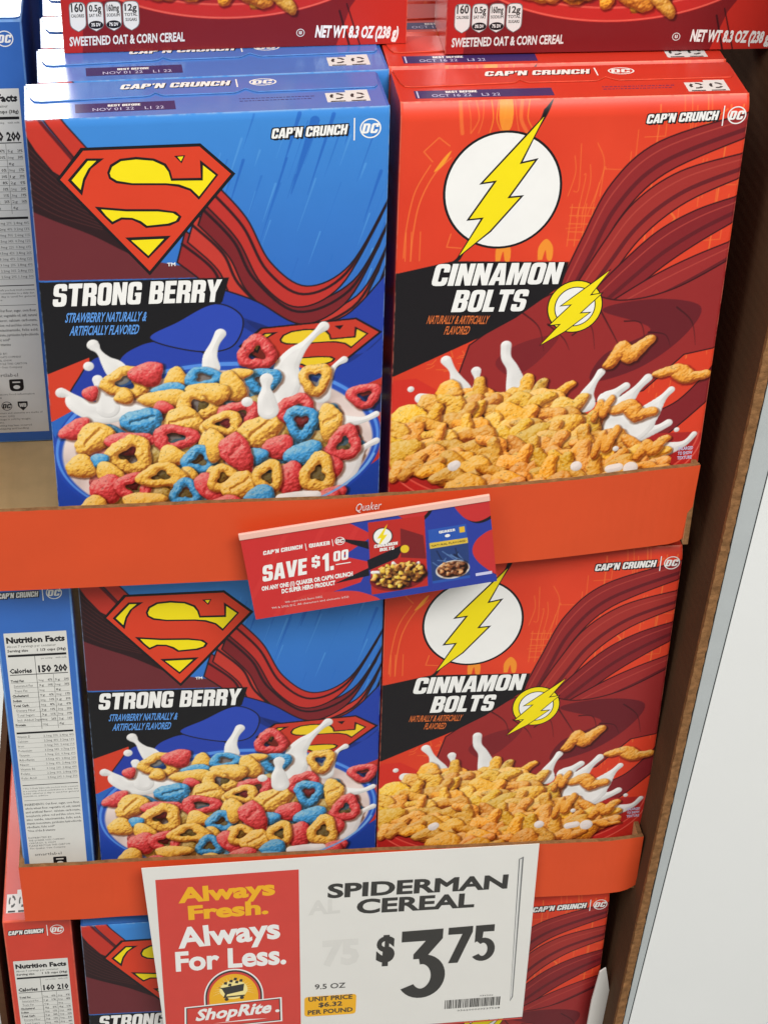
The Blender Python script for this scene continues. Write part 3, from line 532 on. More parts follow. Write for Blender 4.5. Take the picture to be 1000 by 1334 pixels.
# ------------------------------------------------------------------ cereal box kits
Wm, Hm, Dm = W / 1000, H / 1000, D / 1000
class Kit:
    """one kind of thing: list of (part name, mesh, index of parent part or None)"""
    def __init__(s): s.parts = []
    def add(s, name, mesh, parent=None): s.parts.append((name, mesh, parent)); return len(s.parts) - 1
    def spawn(s, name, loc, yaw, label, group, cat='cereal box', skip=()):
        root = bpy.data.objects.new(name, None); COL.objects.link(root); root.empty_display_size = .02
        root.location = loc; root.rotation_euler = (0, 0, yaw); tag(root, label, cat, group)
        made = []
        for n, me, p in s.parts:
            if n in skip or (p is not None and made[p] is None): made.append(None); continue
            made.append(new_obj(n, me, root if p is None else made[p]))
        return root
def slab(name, pts, z0, z1, mats, fn=lambda x, y, z: (x, y, z)):
    n = len(pts); V = [fn(x / 1000, y / 1000, z0) for x, y in pts] + [fn(x / 1000, y / 1000, z1) for x, y in pts]
    F = [tuple(range(n - 1, -1, -1)), tuple(range(n, 2 * n))] + [(i, (i + 1) % n, n + (i + 1) % n, n + i) for i in range(n)]
    me = bpy.data.meshes.new(name); me.from_pydata(V, [], F)
    for m in mats: me.materials.append(m)
    if len(mats) > 1: me.polygons.foreach_set('material_index', [0, 0] + [1] * n)
    me.update(); return me
def offset_poly(P, d):
    P = [np.array(p, float) for p in P]; n = len(P); area = sum(P[i - 1][0] * P[i][1] - P[i][0] * P[i - 1][1] for i in range(n)); s = 1 if area > 0 else -1; out = []
    for i in range(n):
        a = P[i] - P[i - 1]; b = P[(i + 1) % n] - P[i]; a /= np.hypot(*a); b /= np.hypot(*b)
        na, nb = s * np.array([a[1], -a[0]]), s * np.array([b[1], -b[0]]); m = na + nb; m /= max(np.hypot(*m), 1e-6)
        out.append(tuple(P[i] + m * d / max(m @ na, .38)))
    return out
K = M_INK
def dc_logo(d, cx, cy, r, m=None, bgm=None):
    m = m or K['white']
    d.ellipse(cx, cy, r, r, m, 1, inner=r * .13)
    d.text('DC', (cx - r * .86, cy - r * .5), (cx + r * .62, cy - r * .5), r * 1.0, m, 2, slant=.22, gap=.9)
def brand(d, p0, p1, h, bar, c, r):
    dx = h * .10
    for ox, oy in ((-dx, -dx), (dx, -dx), (dx * 1.6, -dx * 1.9), (-dx, dx), (dx, dx)):
        d.text("CAP'N CRUNCH", (p0[0] + ox, p0[1] + oy), (p1[0] + ox, p1[1] + oy), h, K['black'], 1 + .12 * (ox + oy), slant=.18, gap=.5)
    d.text("CAP'N CRUNCH", p0, p1, h, K['white'], 3, slant=.18, gap=.5)
    d.rect(bar, c[1] - r * 1.15, bar + r * .12, c[1] + r * 1.1, K['white'], 2); dc_logo(d, c[0], c[1], r)
TOPZ = Hm - 0.0007
TOP = lambda a, b, o: (a, b, TOPZ + o)
FLAPT = lambda a, b, o: (a, b, Hm + 0.0002 + o)
FLAP = [(1, 45.6), (189, 45.6), (187.6, 29), (185.5, 26), (123, 25.6), (120.5, 27), (116.5, 30.6), (112.5, 27), (110, 25.6), (73, 25.6), (71, 27), (68.5, 29.6), (66, 26.6), (63, 25.6), (9, 23.2), (5, 24.2), (3, 29)]
def recycle(d, x, y, w, h):
    d.rect(x, y, x + w, y + h * .82, K['palegrey'], 0); d.rect(x + w * .48, y + h * .82, x + w, y + h, K['palegrey'], 0)
    for k in range(2):
        cx, cy = x + w * (.26 + .48 * k), y + h * .5
        for j in range(3):
            a0 = j * 2.094 + .2; P = [(cx + w * .17 * math.cos(a0 + t * .28), cy + h * .27 * math.sin(a0 + t * .28)) for t in range(6)]; Q = [(cx + w * .10 * math.cos(a0 + t * .28), cy + h * .16 * math.sin(a0 + t * .28)) for t in range(6)]
            d.poly(P + Q[::-1], K['darkgrey'], 1)
        d.rect(x + w * (.08 + .48 * k), y + h * .02, x + w * (.42 + .48 * k), y + h * .10, K['black'], 1)
def front_kit(blue):
    k = Kit(); base, top, worn = (M_BLUE, M_BLUETOP, M_BLUEWORN) if blue else (M_RED, M_REDTOP, M_REDWORN)
    fold = (5, 1.0) if blue else (10, 4.0)
    fy = fold[1] + .9; prof = [(D, 0), (D, TOPZ * 1000)] + [(.9 + fold[1] * (1 - t) ** 2, TOPZ * 1000 - fold[0] * t) for t in np.linspace(0, 1, 7)] + [(.9, 0)]
    k.add('carton', slab('carton', prof, 0.0, Wm, [base], lambda y, z, x: (x, y, z)))
    tp = slab('top_panel', [(1.4, fy + .5), (188.6, fy + .5), (188.6, 44.6), (1.4, 44.6)], TOPZ - .0002, TOPZ + .00003, [top]); k.add('top_panel', tp)
    fi = k.add('top_flap', slab('top_flap', FLAP, TOPZ + .0003, Hm + .0002, [top, worn]))
    d = Decal()
    for o in (.5, 0): d.text("CAP'N CRUNCH", (50 + o, 34.2 - o), (108 + o, 34.2 - o), 6.2, K['black' if o else 'white'], 1 if o else 2, slant=.25, gap=.6)
    d.rect(112, 31.5, 112.8, 42, K['white'], 2); d.ellipse(126.5, 37, 7.4, 4.6, K['white'], 1, inner=.9); d.text('DC', (120.5, 34.6), (131, 34.6), 4.8, K['white'], 2, slant=.2)
    k.add('flap_lettering', d.build('flap_lettering', FLAPT), fi)
    x0, x1 = (26, 78) if blue else (9, 84); y0, y1 = (8.5, 19.5) if blue else (9, 19)
    d = Decal(); d.rect(x0, y0, x1, y1, K['purple'], 0)
    d.text('BEST BEFORE', (x0 + 17, y0 + 6.4), (x0 + 34, y0 + 6.4), 2.6, K['white'], 1)
    d.text('NOV 01 22    L1 22' if blue else 'OCT 16 22    L3 22', (x0 + 9, y0 + 1.6), (x0 + 46, y0 + 1.6), 3.4, K['lilac'], 1, block=False)
    if not blue: d.rect(x0 + 1.2, y0 + .6, x0 + 2, y1 - .6, K['lilac'], 1)
    k.add('date_strip', d.build('date_strip', TOP))
    d = Decal(); recycle(d, 158, 9.5, 23, 14.5); k.add('recycling_label', d.build('recycling_label', TOP))
    d = Decal(); ink = K['purple']
    rp = random.Random(6)
    for q in range(2):                                    # print too fine to read in the photograph
        x = 112
        while x < 150: w2 = rp.uniform(.5, 2.2); d.rect(x, 15 + 3 * q, x + w2, 15.7 + 3 * q, ink, 0); x += w2 + .6
    k.add('top_small_print', d.build('top_small_print', TOP))
    art = lay_blue() if blue else lay_red(); art.wear((150, 178, 214) if blue else (236, 132, 104), 77)
    k.add('front_panel', art.mesh('front_panel', M_PRINT, fold=fold))
    d = Decal()
    if blue:
        d.poly(SHIELD['outer'], K['black'], 0); d.poly(SHIELD['red'], K['red'], 1)
        for q in '12345':
            a, b = SHIELD['k' + q], SHIELD['y' + q]
            if q in '24': a = spline(a, 1, True); b = spline(b, 1, True)
            d.poly(a, K['black'], 2); d.poly(b, K['yellow'], 3)
        k.add('shield_emblem', d.build('shield_emblem', FRONT))
        d = Decal(); d.text('STRONG BERRY', (6.2, 179.6), (97.0, 177.2), 14.0, K['white'], 2, slant=.11, gap=.55); k.add('title_lettering', d.build('title_lettering', FRONT))
        d = Decal(); d.text('STRAWBERRY NATURALLY &', (12.2, 169.4), (56.4, 167.6), 5.7, K['skyblue'], 1, slant=.22, block=False, bold=.02)
        d.text('ARTIFICIALLY FLAVORED', (14.1, 161.0), (51.7, 159.6), 5.7, K['skyblue'], 1, slant=.22, block=False, bold=.02); k.add('flavour_lettering', d.build('flavour_lettering', FRONT))
        d = Decal(); d.text('TM', (69.5, 201), (74, 201), 2.0, K['white'], 1, block=False, bold=.03); k.add('trademark_lettering', d.build('trademark_lettering', FRONT))
        d = Decal(); brand(d, (126.9, 273.6), (166.8, 274.4), 5.7, 170.7, (179.7, 277.2), 5.7); k.add('brand_lettering', d.build('brand_lettering', FRONT))
    else:
        d.ellipse(57.4, 237.6, 33.0, 35.6, K['black'], 0, n=64); d.ellipse(57.4, 237.6, 31.6, 34.2, K['white'], 1, n=64)
        d.poly(offset_poly(BOLT, 1.0), K['black'], 2); d.poly(BOLT, K['yellow'], 3); k.add('bolt_emblem', d.build('bolt_emblem', FRONT))
        d = Decal(); c0 = (103.9, 163.0)
        for a, b, m, l in ((16.2, 17.2, 'black', 0), (15.5, 16.5, 'yellow', 1), (12.0, 13.0, 'black', 2), (11.4, 12.4, 'white', 3)): d.ellipse(*c0, a, b, K[m], l)
        sm = [(103.9 + (x - 56.25) * .80 + (y - 239.5) * .03, 162.2 + (y - 239.5) * .57) for x, y in BOLT]
        d.poly(offset_poly(sm, .6), K['black'], 4); d.poly(sm, K['yellow'], 5); k.add('round_emblem', d.build('round_emblem', FRONT))
        d = Decal()
        for o in (.6, 0):
            m = K['black' if o else 'white']; l = 6 if o else 7
            d.text('CINNAMON', (20 + o, 179.9 - o), (92.8 + o, 178.3 - o), 13.9, m, l, slant=.17, gap=.55); d.text('BOLTS', (32.2 + o, 162.6 - o), (74.2 + o, 161.4 - o), 14.2, m, l, slant=.17, gap=.55)
        k.add('title_lettering', d.build('title_lettering', FRONT))
        d = Decal(); d.text('NATURALLY & ARTIFICIALLY', (18.5, 155.6), (53.6, 154.0), 5.2, K['orange'], 6, slant=.22, block=False, bold=.02)
        d.text('FLAVORED', (28.8, 148.2), (43.0, 147.6), 5.2, K['orange'], 6, slant=.22, block=False, bold=.02); k.add('flavour_lettering', d.build('flavour_lettering', FRONT))
        d = Decal(); brand(d, (133.5, 274.9), (172.6, 276.0), 5.3, 175.6, (183.4, 278.4), 5.2); k.add('brand_lettering', d.build('brand_lettering', FRONT))
        d = Decal(); d.text('SWEETENED OAT & CORN CEREAL', (3.3, 4.2), (66.2, 5.2), 4.9, K['palegrey'], 1, slant=.05, block=False, bold=.03); k.add('cereal_type_lettering', d.build('cereal_type_lettering', FRONT))
        d = Decal()
        d.text('NET WT 8.3 OZ (238 g)', (138.4, 5.4), (185.0, 3.4), 6.3, K['white'], 1, slant=.1, block=False, bold=.045)
        d.ellipse(130.3, 8.0, 2.3, 2.3, K['palegrey'], 1, inner=.4); d.text('U', (129.5, 7.1), (131.1, 7.1), 1.9, K['palegrey'], 1); k.add('weight_lettering', d.build('weight_lettering', FRONT))
        for i, (a, b, c) in enumerate((('160', 'CALORIES', ''), ('0.5g', 'SAT FAT', '3% DV'), ('160mg', 'SODIUM', '7% DV'), ('12g', 'TOTAL', 'SUGARS'))):
            x = 4.2 + 9.6 * i; d = Decal(); rr = [(x, 14.5, 3), (x, 29, 3), (x + 9, 29, 3), (x + 9, 14.5, 3), (x + 4.5, 12)]
            d.poly(rounded(rr), K['grey'], 0); d.poly(rounded([(p[0] + (.4 if p[0] < x + 4.5 else -.4 if p[0] > x + 4.5 else 0), p[1] + (.4 if p[1] < 20 else -.4)) + tuple(p[2:]) for p in rr]), K['palegrey'], 1)
            d.text(a, (x + 1.2, 23.5), (x + 7.8, 23.5), 3.6 if i else 4.6, K['darkgrey'], 2, block=False, bold=.03); d.text(b, (x + 1, 20.4), (x + 8, 20.4), 1.7, K['darkgrey'], 2, block=False, bold=.02)
            if i in (1, 2): d.ellipse(x + 4.5, 15.9, 3.9, 2.3, K['black'], 2, n=20); d.text(c, (x + 2, 15.1), (x + 7, 15.1), 1.8, K['white'], 3, block=False, bold=.03)
            elif c: d.text(c, (x + 1.4, 17.6), (x + 7.6, 17.6), 1.7, K['darkgrey'], 2, block=False, bold=.02)
            k.add('calorie_badge', d.build('calorie_badge', FRONT))
        d = Decal()
        for q, t in enumerate(('ENLARGED', 'TO SHOW', 'TEXTURE')): d.text(t, (176.5, 60 - 3.4 * q), (185.5, 60.4 - 3.4 * q), 2.2, K['lilac'], 1, block=False, bold=.03)
        k.add('serving_lettering', d.build('serving_lettering', FRONT))
    return k
def side_kit(blue):
    """box turned so that its narrow side with the nutrition label faces the aisle"""
    k = Kit(); base, top, worn = (M_BLUE, M_BLUETOP, M_BLUEWORN) if blue else (M_RED, M_REDTOP, M_REDWORN)
    w = Dm + .002; wm = w * 1000
    k.add('carton', box_mesh('carton', 0, w, 0, Wm, 0, TOPZ, [base, worn], .0012))
    k.add('top_panel', slab('top_panel', [(1.4, 1.6), (wm - 1.4, 1.6), (wm - 1.4, 188), (1.4, 188)], TOPZ - .0002, TOPZ + .00003, [top]))
    k.add('top_flap', slab('top_flap', [(wm - x, y) for x, y in [(1, 188), (22, 188), (26.5, 184), (26.5, 80), (23, 75), (26.5, 70), (26, 6), (24, 2.5), (4, 2), (1, 4)]], TOPZ + .0003, Hm + .0002, [top, worn]))
    d = Decal(); recycle(d, 2.5, 8, 15, 22); k.add('recycling_label', d.build('recycling_label', TOP))
    d = Decal(); brand(d, (3.2, 274.6), (27.6, 275.2), 4.2, 30.4, (37.6, 277.4), 4.9); k.add('brand_lettering', d.build('brand_lettering', FRONT))
    L0, L1 = 4.2, 43.0
    d = Decal(); d.rect(L0, 8.0, L1, 247, M_LABEL, 0)
    li = k.add('nutrition_label', d.build('nutrition_label', FRONT))
    d = Decal(); bk, gy = K['black'], K['darkgrey']; T = lambda s, a, b, v, h, bold=.0, m=gy: d.text(s, (a, v), (b, v), h, m, 1, block=False, bold=bold, res=1)
    x0, x1 = L0 + 1.2, L1 - 1.2
    T('Nutrition Facts', x0, x1, 239.0, 4.4, .05, bk); T('About 7 servings per container', x0, x1 - 6, 235.2, 1.9); T('Serving size', x0, x0 + 13, 231.6, 2.0, .03); T('1 1/3 cups (38g)', x1 - 18, x1, 231.6, 2.0, .03)
    d.rect(x0, 227.6, x1, 229.4, bk, 1)
    T('per serving', x1 - 16, x1 - 9, 225, 1.2); T('with milk', x1 - 7, x1, 225, 1.2)
    T('Calories', x0, x0 + 14, 214.2, 3.6, .04, bk); a, b = ('150', '200') if blue else ('160', '210')
    T(a, x0 + 18, x0 + 26.2, 214.2, 5.2, .045, bk); T(b, x0 + 28, x0 + 36.2, 214.2, 5.2, .045, bk)
    d.rect(x0, 212.4, x1, 213.0, bk, 1); d.rect(x0 + 16.4, 166, x0 + 16.7, 228, gy, 1); d.rect(x0 + 27, 166, x0 + 27.2, 212, gy, 1)
    rows = ['Total Fat', '  Saturated Fat', '  Trans Fat', 'Cholesterol', 'Sodium', 'Total Carb.', '  Dietary Fiber', '  Total Sugars', '   Incl. Added Sugars', 'Protein']; r = random.Random(4 + blue)
    for i, t in enumerate(rows):
        v = 206.6 - i * 4.15; ind = 1.6 if t[0] == ' ' else 0; t = t.strip(); T(t, x0 + ind, x0 + ind + len(t) * .92, v, 1.9, .0 if ind else .04); d.rect(x0 + ind, v - .9, x1, v - .72, gy, 1)
        for c in range(2):
            xx = x0 + 17.4 + 10.4 * c; T('%d%s' % (r.randint(0, 9), r.choice(['g', 'mg'])), xx, xx + 3.2, v, 1.7); 
            if i not in (2, 9): T('%d%%' % r.randint(0, 48), xx + 5.8, xx + 8.8, v, 1.8, .02)
    d.rect(x0, 162.4, x1, 164.0, bk, 1)
    for i, t in enumerate(['Vitamin D', 'Calcium', 'Iron', 'Potassium', 'Thiamin', 'Riboflavin', 'Niacin', 'Vitamin B6', 'Folate', 'Folic Acid']):
        v = 159.0 - i * 4.1; T(t, x0, x0 + len(t) * .95, v, 1.9); d.rect(x0, v - .9, x1, v - .76, gy, 1)
        for c in range(2): xx = x0 + 17 + 10.4 * c; T('%d.%dmg' % (r.randint(0, 3), r.randint(0, 9)), xx, xx + 5.2, v, 1.7); T('%d%%' % r.randint(10, 70), xx + 6.2, xx + 9.2, v, 1.7)
    d.rect(x0, 116.4, x1, 117.0, bk, 1)
    for i, t in enumerate(['* The % Daily Value tells you how much a nutrient', 'in a serving of food contributes to a daily diet.', '2,000 calories a day is used for general', 'nutrition advice.']): T(t, x0, x1 - (0 if i < 3 else 20), 113 - 2.3 * i, 1.3)
    d.rect(x0, 102.6, x1, 102.9, gy, 1)
    for i, t in enumerate(['INGREDIENTS: Oat flour, sugar, corn flour,', 'whole wheat flour, vegetable oil, salt, natural', 'and artificial flavor, calcium carbonate,', 'tocopherols, yellow, red and blue colors, iron,', 'zinc oxide, niacinamide, folic acid,', 'thiamin mononitrate, pyridoxine hydrochloride', 'riboflavin, folic acid*', '*One of the B vitamins']): T(t, x0, x1 - (0 if i < 6 else 18), 98 - 3.5 * i, 1.9, .01)
    for i, t in enumerate(['DISTRIBUTED BY:', 'THE QUAKER OATS COMPANY', 'CHICAGO, IL 60604', 'PLEASE RECYCLE THIS CARTON', 'The Quaker Oats Company']): T(t, x0, x0 + len(t) * 1.05, 67 - 2.5 * i, 1.5)
    T('smartlabel', x0 + 3, x0 + 21, 50.5, 2.6)
    d.poly(rounded([(x0 + 15, 39.5, 3), (x0 + 15, 48.5, 1), (x0 + 24, 48.5, 1), (x0 + 24, 39.5, 3)]), bk, 1); d.rect(x0 + 17, 45.8, x0 + 22, 46.8, M_LABEL, 2); d.ellipse(x0 + 19.5, 42.6, 2.2, 1.5, M_LABEL, 2, n=16)
    T('Scan for more food information', x0, x1 - 6, 36.6, 1.4); T('or call', x0, x0 + 9, 34, 1.4)
    dc_logo(d, x0 + 12, 28.4, 3.4, bk); P = [(x0 + 19, 31.6, .5), (x0 + 25.4, 31.6, .5), (x0 + 25.4, 28, 1), (x0 + 22.2, 24.6), (x0 + 19, 28, 1)]; d.poly(rounded(P), bk, 1); d.text('WB', (x0 + 20, 27.4), (x0 + 24.4, 27.4), 2.8, M_LABEL, 2, gap=.3)
    for i, t in enumerate(['All characters and elements are marks of', 'their owners. (s22)', 'This package is sold by weight,', 'not volume.', 'Some settling may have occurred', 'during shipping and handling.']): T(t, x0, x0 + len(t) * .86, 22.4 - 2.4 * i, 1.4)
    k.add('nutrition_text', d.build('nutrition_text', FRONT), li)
    return k
BLUE, REDK, BLUES, REDS = front_kit(True), front_kit(False), side_kit(True), side_kit(False)
G_UP, G_TOP, G_LOW = 'cereal boxes on the upper tray', 'cereal boxes stacked on top', 'cereal boxes on the lower tiers'
Z2, Z3 = -0.3098, -0.6197
HIDDEN = ('top_small_print', 'trademark_lettering', 'flavour_lettering', 'cereal_type_lettering', 'weight_lettering', 'calorie_badge', 'serving_lettering')
# upper tray
BLUE.spawn('cereal_box', (-.0236, 0, 0), .0406, 'blue box with shield emblem facing front on the upper tray', G_UP)
REDK.spawn('cereal_box', (.1722, .0088, 0), .0062, 'red box with white circle and yellow bolt facing front on the upper tray', G_UP)
for i, (x, y, a) in enumerate([(-.0184, .0472, .044), (-.0180, .0945, .040), (-.0182, .1416, .036), (-.0176, .1890, .030)]):
    BLUE.spawn('cereal_box', (x, y, 0), a, ['second blue box in the upper left row, right behind the front one', 'third blue box back in the upper left row', 'fourth blue box back in the upper left row', 'fifth blue box back, rearmost seen in the upper left row'][i], G_UP, skip=HIDDEN)
for i, (x, y, a) in enumerate([(.1715, .0560, .002), (.1735, .1045, .006), (.1722, .1512, 0), (.1738, .1985, .004)]):
    REDK.spawn('cereal_box', (x, y, 0), a, ['second red box in the upper right row, right behind the front one', 'third red box back in the upper right row, under the stacked red box', 'fourth red box back in the upper right row', 'fifth red box back, rearmost seen in the upper right row'][i], G_UP, skip=HIDDEN)
BLUES.spawn('cereal_box', (-.0782, .1392, 0), 0, 'blue box turned sideways, white nutrition label facing front, upper tray at far left', G_UP)
BLUES.spawn('cereal_box', (-.0735, .3330, 0), 0, 'blue box turned sideways behind the one with the label, top left corner', G_UP, skip=('nutrition_text',))
# stacked on top of the rows
REDK.spawn('cereal_box', (-.0050, .0860, Hm + .0006), .025, 'red box stacked on the blue row, only its base in view, top left', G_TOP)
REDK.spawn('cereal_box', (.2046, .0740, Hm + .0006), -.006, 'red box stacked on the red row, only its base in view, top right', G_TOP)
# second tier
BLUE.spawn('cereal_box', (-.0173, .0185, Z2), 0, 'blue box with shield emblem on the middle tier under the coupon', G_LOW)
REDK.spawn('cereal_box', (.1735, .0166, Z2), 0, 'red box with bolt emblem on the middle tier, right of the blue one', G_LOW)
BLUES.spawn('cereal_box', (-.0700, .0185, Z2), .0, 'blue sideways box with nutrition label on the middle tier, left of the shield box', G_LOW)
# third tier
BLUE.spawn('cereal_box', (-.0354, .0160, Z3), 0, 'blue box on the bottom tier, half hidden behind the price sign', G_LOW)
REDK.spawn('cereal_box', (.1552, .0141, Z3), 0, 'red box on the bottom tier, right of the price sign', G_LOW)
REDS.spawn('cereal_box', (-.0905, .0265, Z3), 0, 'red sideways box with nutrition label on the bottom tier at left', G_LOW)

# ------------------------------------------------------------------ cardboard trays
def resample(pts, step=.006):
    P = np.array(spline(pts, 12)); s = np.r_[0, np.cumsum(np.hypot(*np.diff(P, axis=0).T))]; q = np.linspace(0, s[-1], int(s[-1] / step) + 2)
    return np.c_[np.interp(q, s, P[:, 0]), np.interp(q, s, P[:, 1])]
def strip_mesh(name, front, z0, z1, th, mats, seed=0, taper_end=0.0, bot_shift=0.0):
    """upright board following the plan polyline; slot 0 printed face, slot 1 raw kraft"""
    P = resample(front); r = random.Random(seed); n = len(P); V, F, M = [], [], []; rows = 4
    T = np.gradient(P, axis=0); T /= np.hypot(T[:, 0], T[:, 1])[:, None]; Nn = np.c_[-T[:, 1], T[:, 0]]
    wob = np.cumsum([r.uniform(-1, 1) for _ in range(n)]); wob = (wob - np.linspace(wob[0], wob[-1], n)) * .00012
    for i in range(n):
        e = max(0, 1 - (n - 1 - i) * .006 / .012) if taper_end else 0
        zb = z0 + taper_end * e * e
        for side in (0, 1):
            for k in range(rows + 1):
                t = k / rows; z = zb + (z1 + wob[i] + r.uniform(-1, 1) * .00015 - zb) * t
                q = P[i] + Nn[i] * (th * side) + np.array([0, bot_shift * (1 - t)]); V.append((q[0], q[1], z))
    m = rows + 1; st = 2 * m
    for i in range(n - 1):
        a, b = i * st, (i + 1) * st
        for k in range(rows):
            F.append((a + k, b + k, b + k + 1, a + k + 1)); M.append(0); F.append((a + m + k + 1, b + m + k + 1, b + m + k, a + m + k)); M.append(1)
        F.append((a + rows, b + rows, b + m + rows, a + m + rows)); M.append(2); F.append((a + m, b + m, b, a)); M.append(2)
    for i, fl in ((0, False), (n - 1, True)):
        a = i * st
        for k in range(rows): f = (a + k, a + k + 1, a + m + k + 1, a + m + k); F.append(f[::-1] if fl else f); M.append(2)
    me = bpy.data.meshes.new(name); me.from_pydata(V, [], F)
    for q in mats: me.materials.append(q)
    me.polygons.foreach_set('material_index', M); me.update(); return me
LM = [M_TRAY, M_KRAFT, M_KRAFTEDGE]
def tray(z, lip, lz0, lz1, label, seed, shift):
    t = bpy.data.objects.new('display_tray', None); COL.objects.link(t); t.location = (lip[0][0], lip[0][1], z); tag(t, label, 'cardboard tray', 'cardboard display trays')
    o = Vector(t.location); loc = lambda p: [(x - o.x, y - o.y) for x, y in p]
    new_obj('lip', strip_mesh('lip', loc(lip), lz0 - z, lz1 - z, .0032, LM, seed, .005, shift), t)
    xr, yr = lip[-1]; xl, yl = lip[0]
    new_obj('side_wall', strip_mesh('side_wall', loc([(xr + .0004, yr + .0035), (xr + .001, .2), (xr + .001, .42)]), lz0 - z, lz1 - z - .003, .0032, LM, seed + 1), t)
    new_obj('side_wall', strip_mesh('side_wall', loc([(xl - .0002, .42), (xl - .0002, .2), (xl - .0002, yl + .0035)]), lz0 - z, lz1 - z - .003, .0032, LM, seed + 2), t)
    q = [(x, y + .0055) for x, y in resample(loc(lip), .02) if .004 < x < xr - xl - .0045]
    q = [(q[0][0] - (q[0][0] - .0042), q[0][1])] + q[1:-1] + [(xr - xl - .0042, q[-1][1] + .0012)]
    new_obj('tray_floor', slab('tray_floor', [(x * 1000, (y + shift) * 1000) for x, y in q] + [((xr - xl - .0042) * 1000, (.418 - o.y) * 1000), (4.2, (.418 - o.y) * 1000)], -.0036, -.0004, [M_KRAFT]), t)
    return t
t1 = tray(0, [(-.0745, -.0166), (-.0558, -.0169), (-.0213, -.0173), (.0763, -.0176), (.1616, -.0177), (.2585, -.0125), (.335, -.0039), (.3604, -.0009)], -.0065, .0557, 'upper orange cardboard tray with the savings coupon on its lip', 1, .006)
t2 = tray(Z2, [(-.0722, .0072), (-.033, .0057), (.0105, .0055), (.15, .0015), (.286, -.0024), (.3319, -.0035), (.3586, -.0014)], -.3132, -.2581, 'middle orange cardboard tray with the price sign on its lip', 5, .002)
d = Decal(); d.text('Quaker', (0, 0), (15, 1.2), 5.6, K['palegrey'], 0, block=False, slant=.25, bold=.0); me = d.build('lip_lettering', lambda a, b, o: (a, -o, b)); lo = new_obj('lip_lettering', me, t1); lo.location = (.1492 + .0745, -.0179 + .0166, .0452)

# ------------------------------------------------------------------ display shell, fixture beside it, floor
def leaning(name, x_of_z0, x_of_z1, y0, y1, z0, z1, mats, nz=24, jitter=0, seed=0):
    r = random.Random(seed); V, F = [], []
    for i in range(nz + 1):
        z = z0 + (z1 - z0) * i / nz; a, b = x_of_z0(z), x_of_z1(z); j = lambda: r.uniform(-jitter, jitter)
        V += [(a + j(), y0 + j(), z), (b + j(), y0 + j(), z), (b, y1, z), (a, y1, z)]
    for i in range(nz):
        p, q = 4 * i, 4 * i + 4
        for k in range(4): F.append((p + k, p + (k + 1) % 4, q + (k + 1) % 4, q + k))
    F += [(3, 2, 1, 0), tuple(4 * nz + k for k in range(4))]
    me = bpy.data.meshes.new(name); me.from_pydata(V, [], F)
    for m in mats: me.materials.append(m)
    me.update(); return me
xw = lambda z: .3567 + (z + .4343) * .0527
xs = lambda z: .3623 + (z + .4315) * .0698
ZF, ZT = -.640, .80
sh = bpy.data.objects.new('display_shell', None); COL.objects.link(sh); sh.location = (.36, 0, ZF); tag(sh, 'brown corrugated cardboard wall at the right side of the display', 'cardboard display')
def shp(name, me): o = new_obj(name, me, sh); o.matrix_parent_inverse = Matrix.Translation((-.36, 0, -ZF)); return o
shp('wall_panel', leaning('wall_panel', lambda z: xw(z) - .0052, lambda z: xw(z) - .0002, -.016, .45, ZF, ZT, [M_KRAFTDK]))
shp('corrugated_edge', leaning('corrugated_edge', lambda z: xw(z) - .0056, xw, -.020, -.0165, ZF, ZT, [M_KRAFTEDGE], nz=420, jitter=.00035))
shp('back_light_block', box_mesh('back_light_block', -.071, .36, .452, .456, ZF + .001, .24, [M_KRAFTDK]))  # unseen board added behind the boxes to block background light
fx = bpy.data.objects.new('store_fixture', None); COL.objects.link(fx); fx.location = (.45, 0, ZF); tag(fx, 'white painted steel fixture panel standing right of the cardboard display', 'steel fixture')
def fxp(name, me): o = new_obj(name, me, fx); o.matrix_parent_inverse = Matrix.Translation((-.45, 0, -ZF)); return o
fxp('corner_strip', leaning('corner_strip', lambda z: xw(z) + .0012, lambda z: xs(z) - .0006, -.019, .02, ZF, ZT, [M_METALGREY]))
fxp('seam', leaning('seam', lambda z: xs(z) - .0006, lambda z: xs(z) + .0004, -.0175, .02, ZF, ZT, [M_GAP]))
fxp('panel', leaning('panel', lambda z: xs(z) + .0005, lambda z: xs(z) + .55, -.0185, .02, ZF, ZT, [M_METAL]))
pc = slab('paper_card', [(0, 0), (5, 1), (9, -10), (20, -44), (-6, -44), (-4, -18)], 0, .0012, [M_CARD], lambda x, y, z: (x, .1 * x - z, y * 1.7))
o = new_obj('paper_card', pc); o.location = (.3415, .004, -.402); o.rotation_euler = (0, 0, .25); tag(o, 'pale paper flap poking up beside the bottom red box', 'paper flap')
fl = bpy.data.meshes.new('store_floor'); fl.from_pydata([(-8, -6, ZF - .012), (8, -6, ZF - .012), (8, 12, ZF - .012), (-8, 12, ZF - .012)], [], [(0, 1, 2, 3)]); fl.materials.append(M_FLOOR)
tag(new_obj('store_floor', fl), kind='structure')
bs = new_obj('pallet_base', box_mesh('pallet_base', -.12, .36, .004, .45, ZF - .012, ZF - .0005 + .0205 - .0, [M_KRAFTDK, M_KRAFTEDGE], .002)); tag(bs, 'low brown cardboard base under the bottom tier of boxes', 'display base')
lw = shp('dark_gap_board', box_mesh('dark_gap_board', -.104, -.099, .05, .45, ZF + .021, Z3 + Hm - .03, [M_KRAFTDK]))  # added dark board, stands in for the dark gap left of the bottom tier

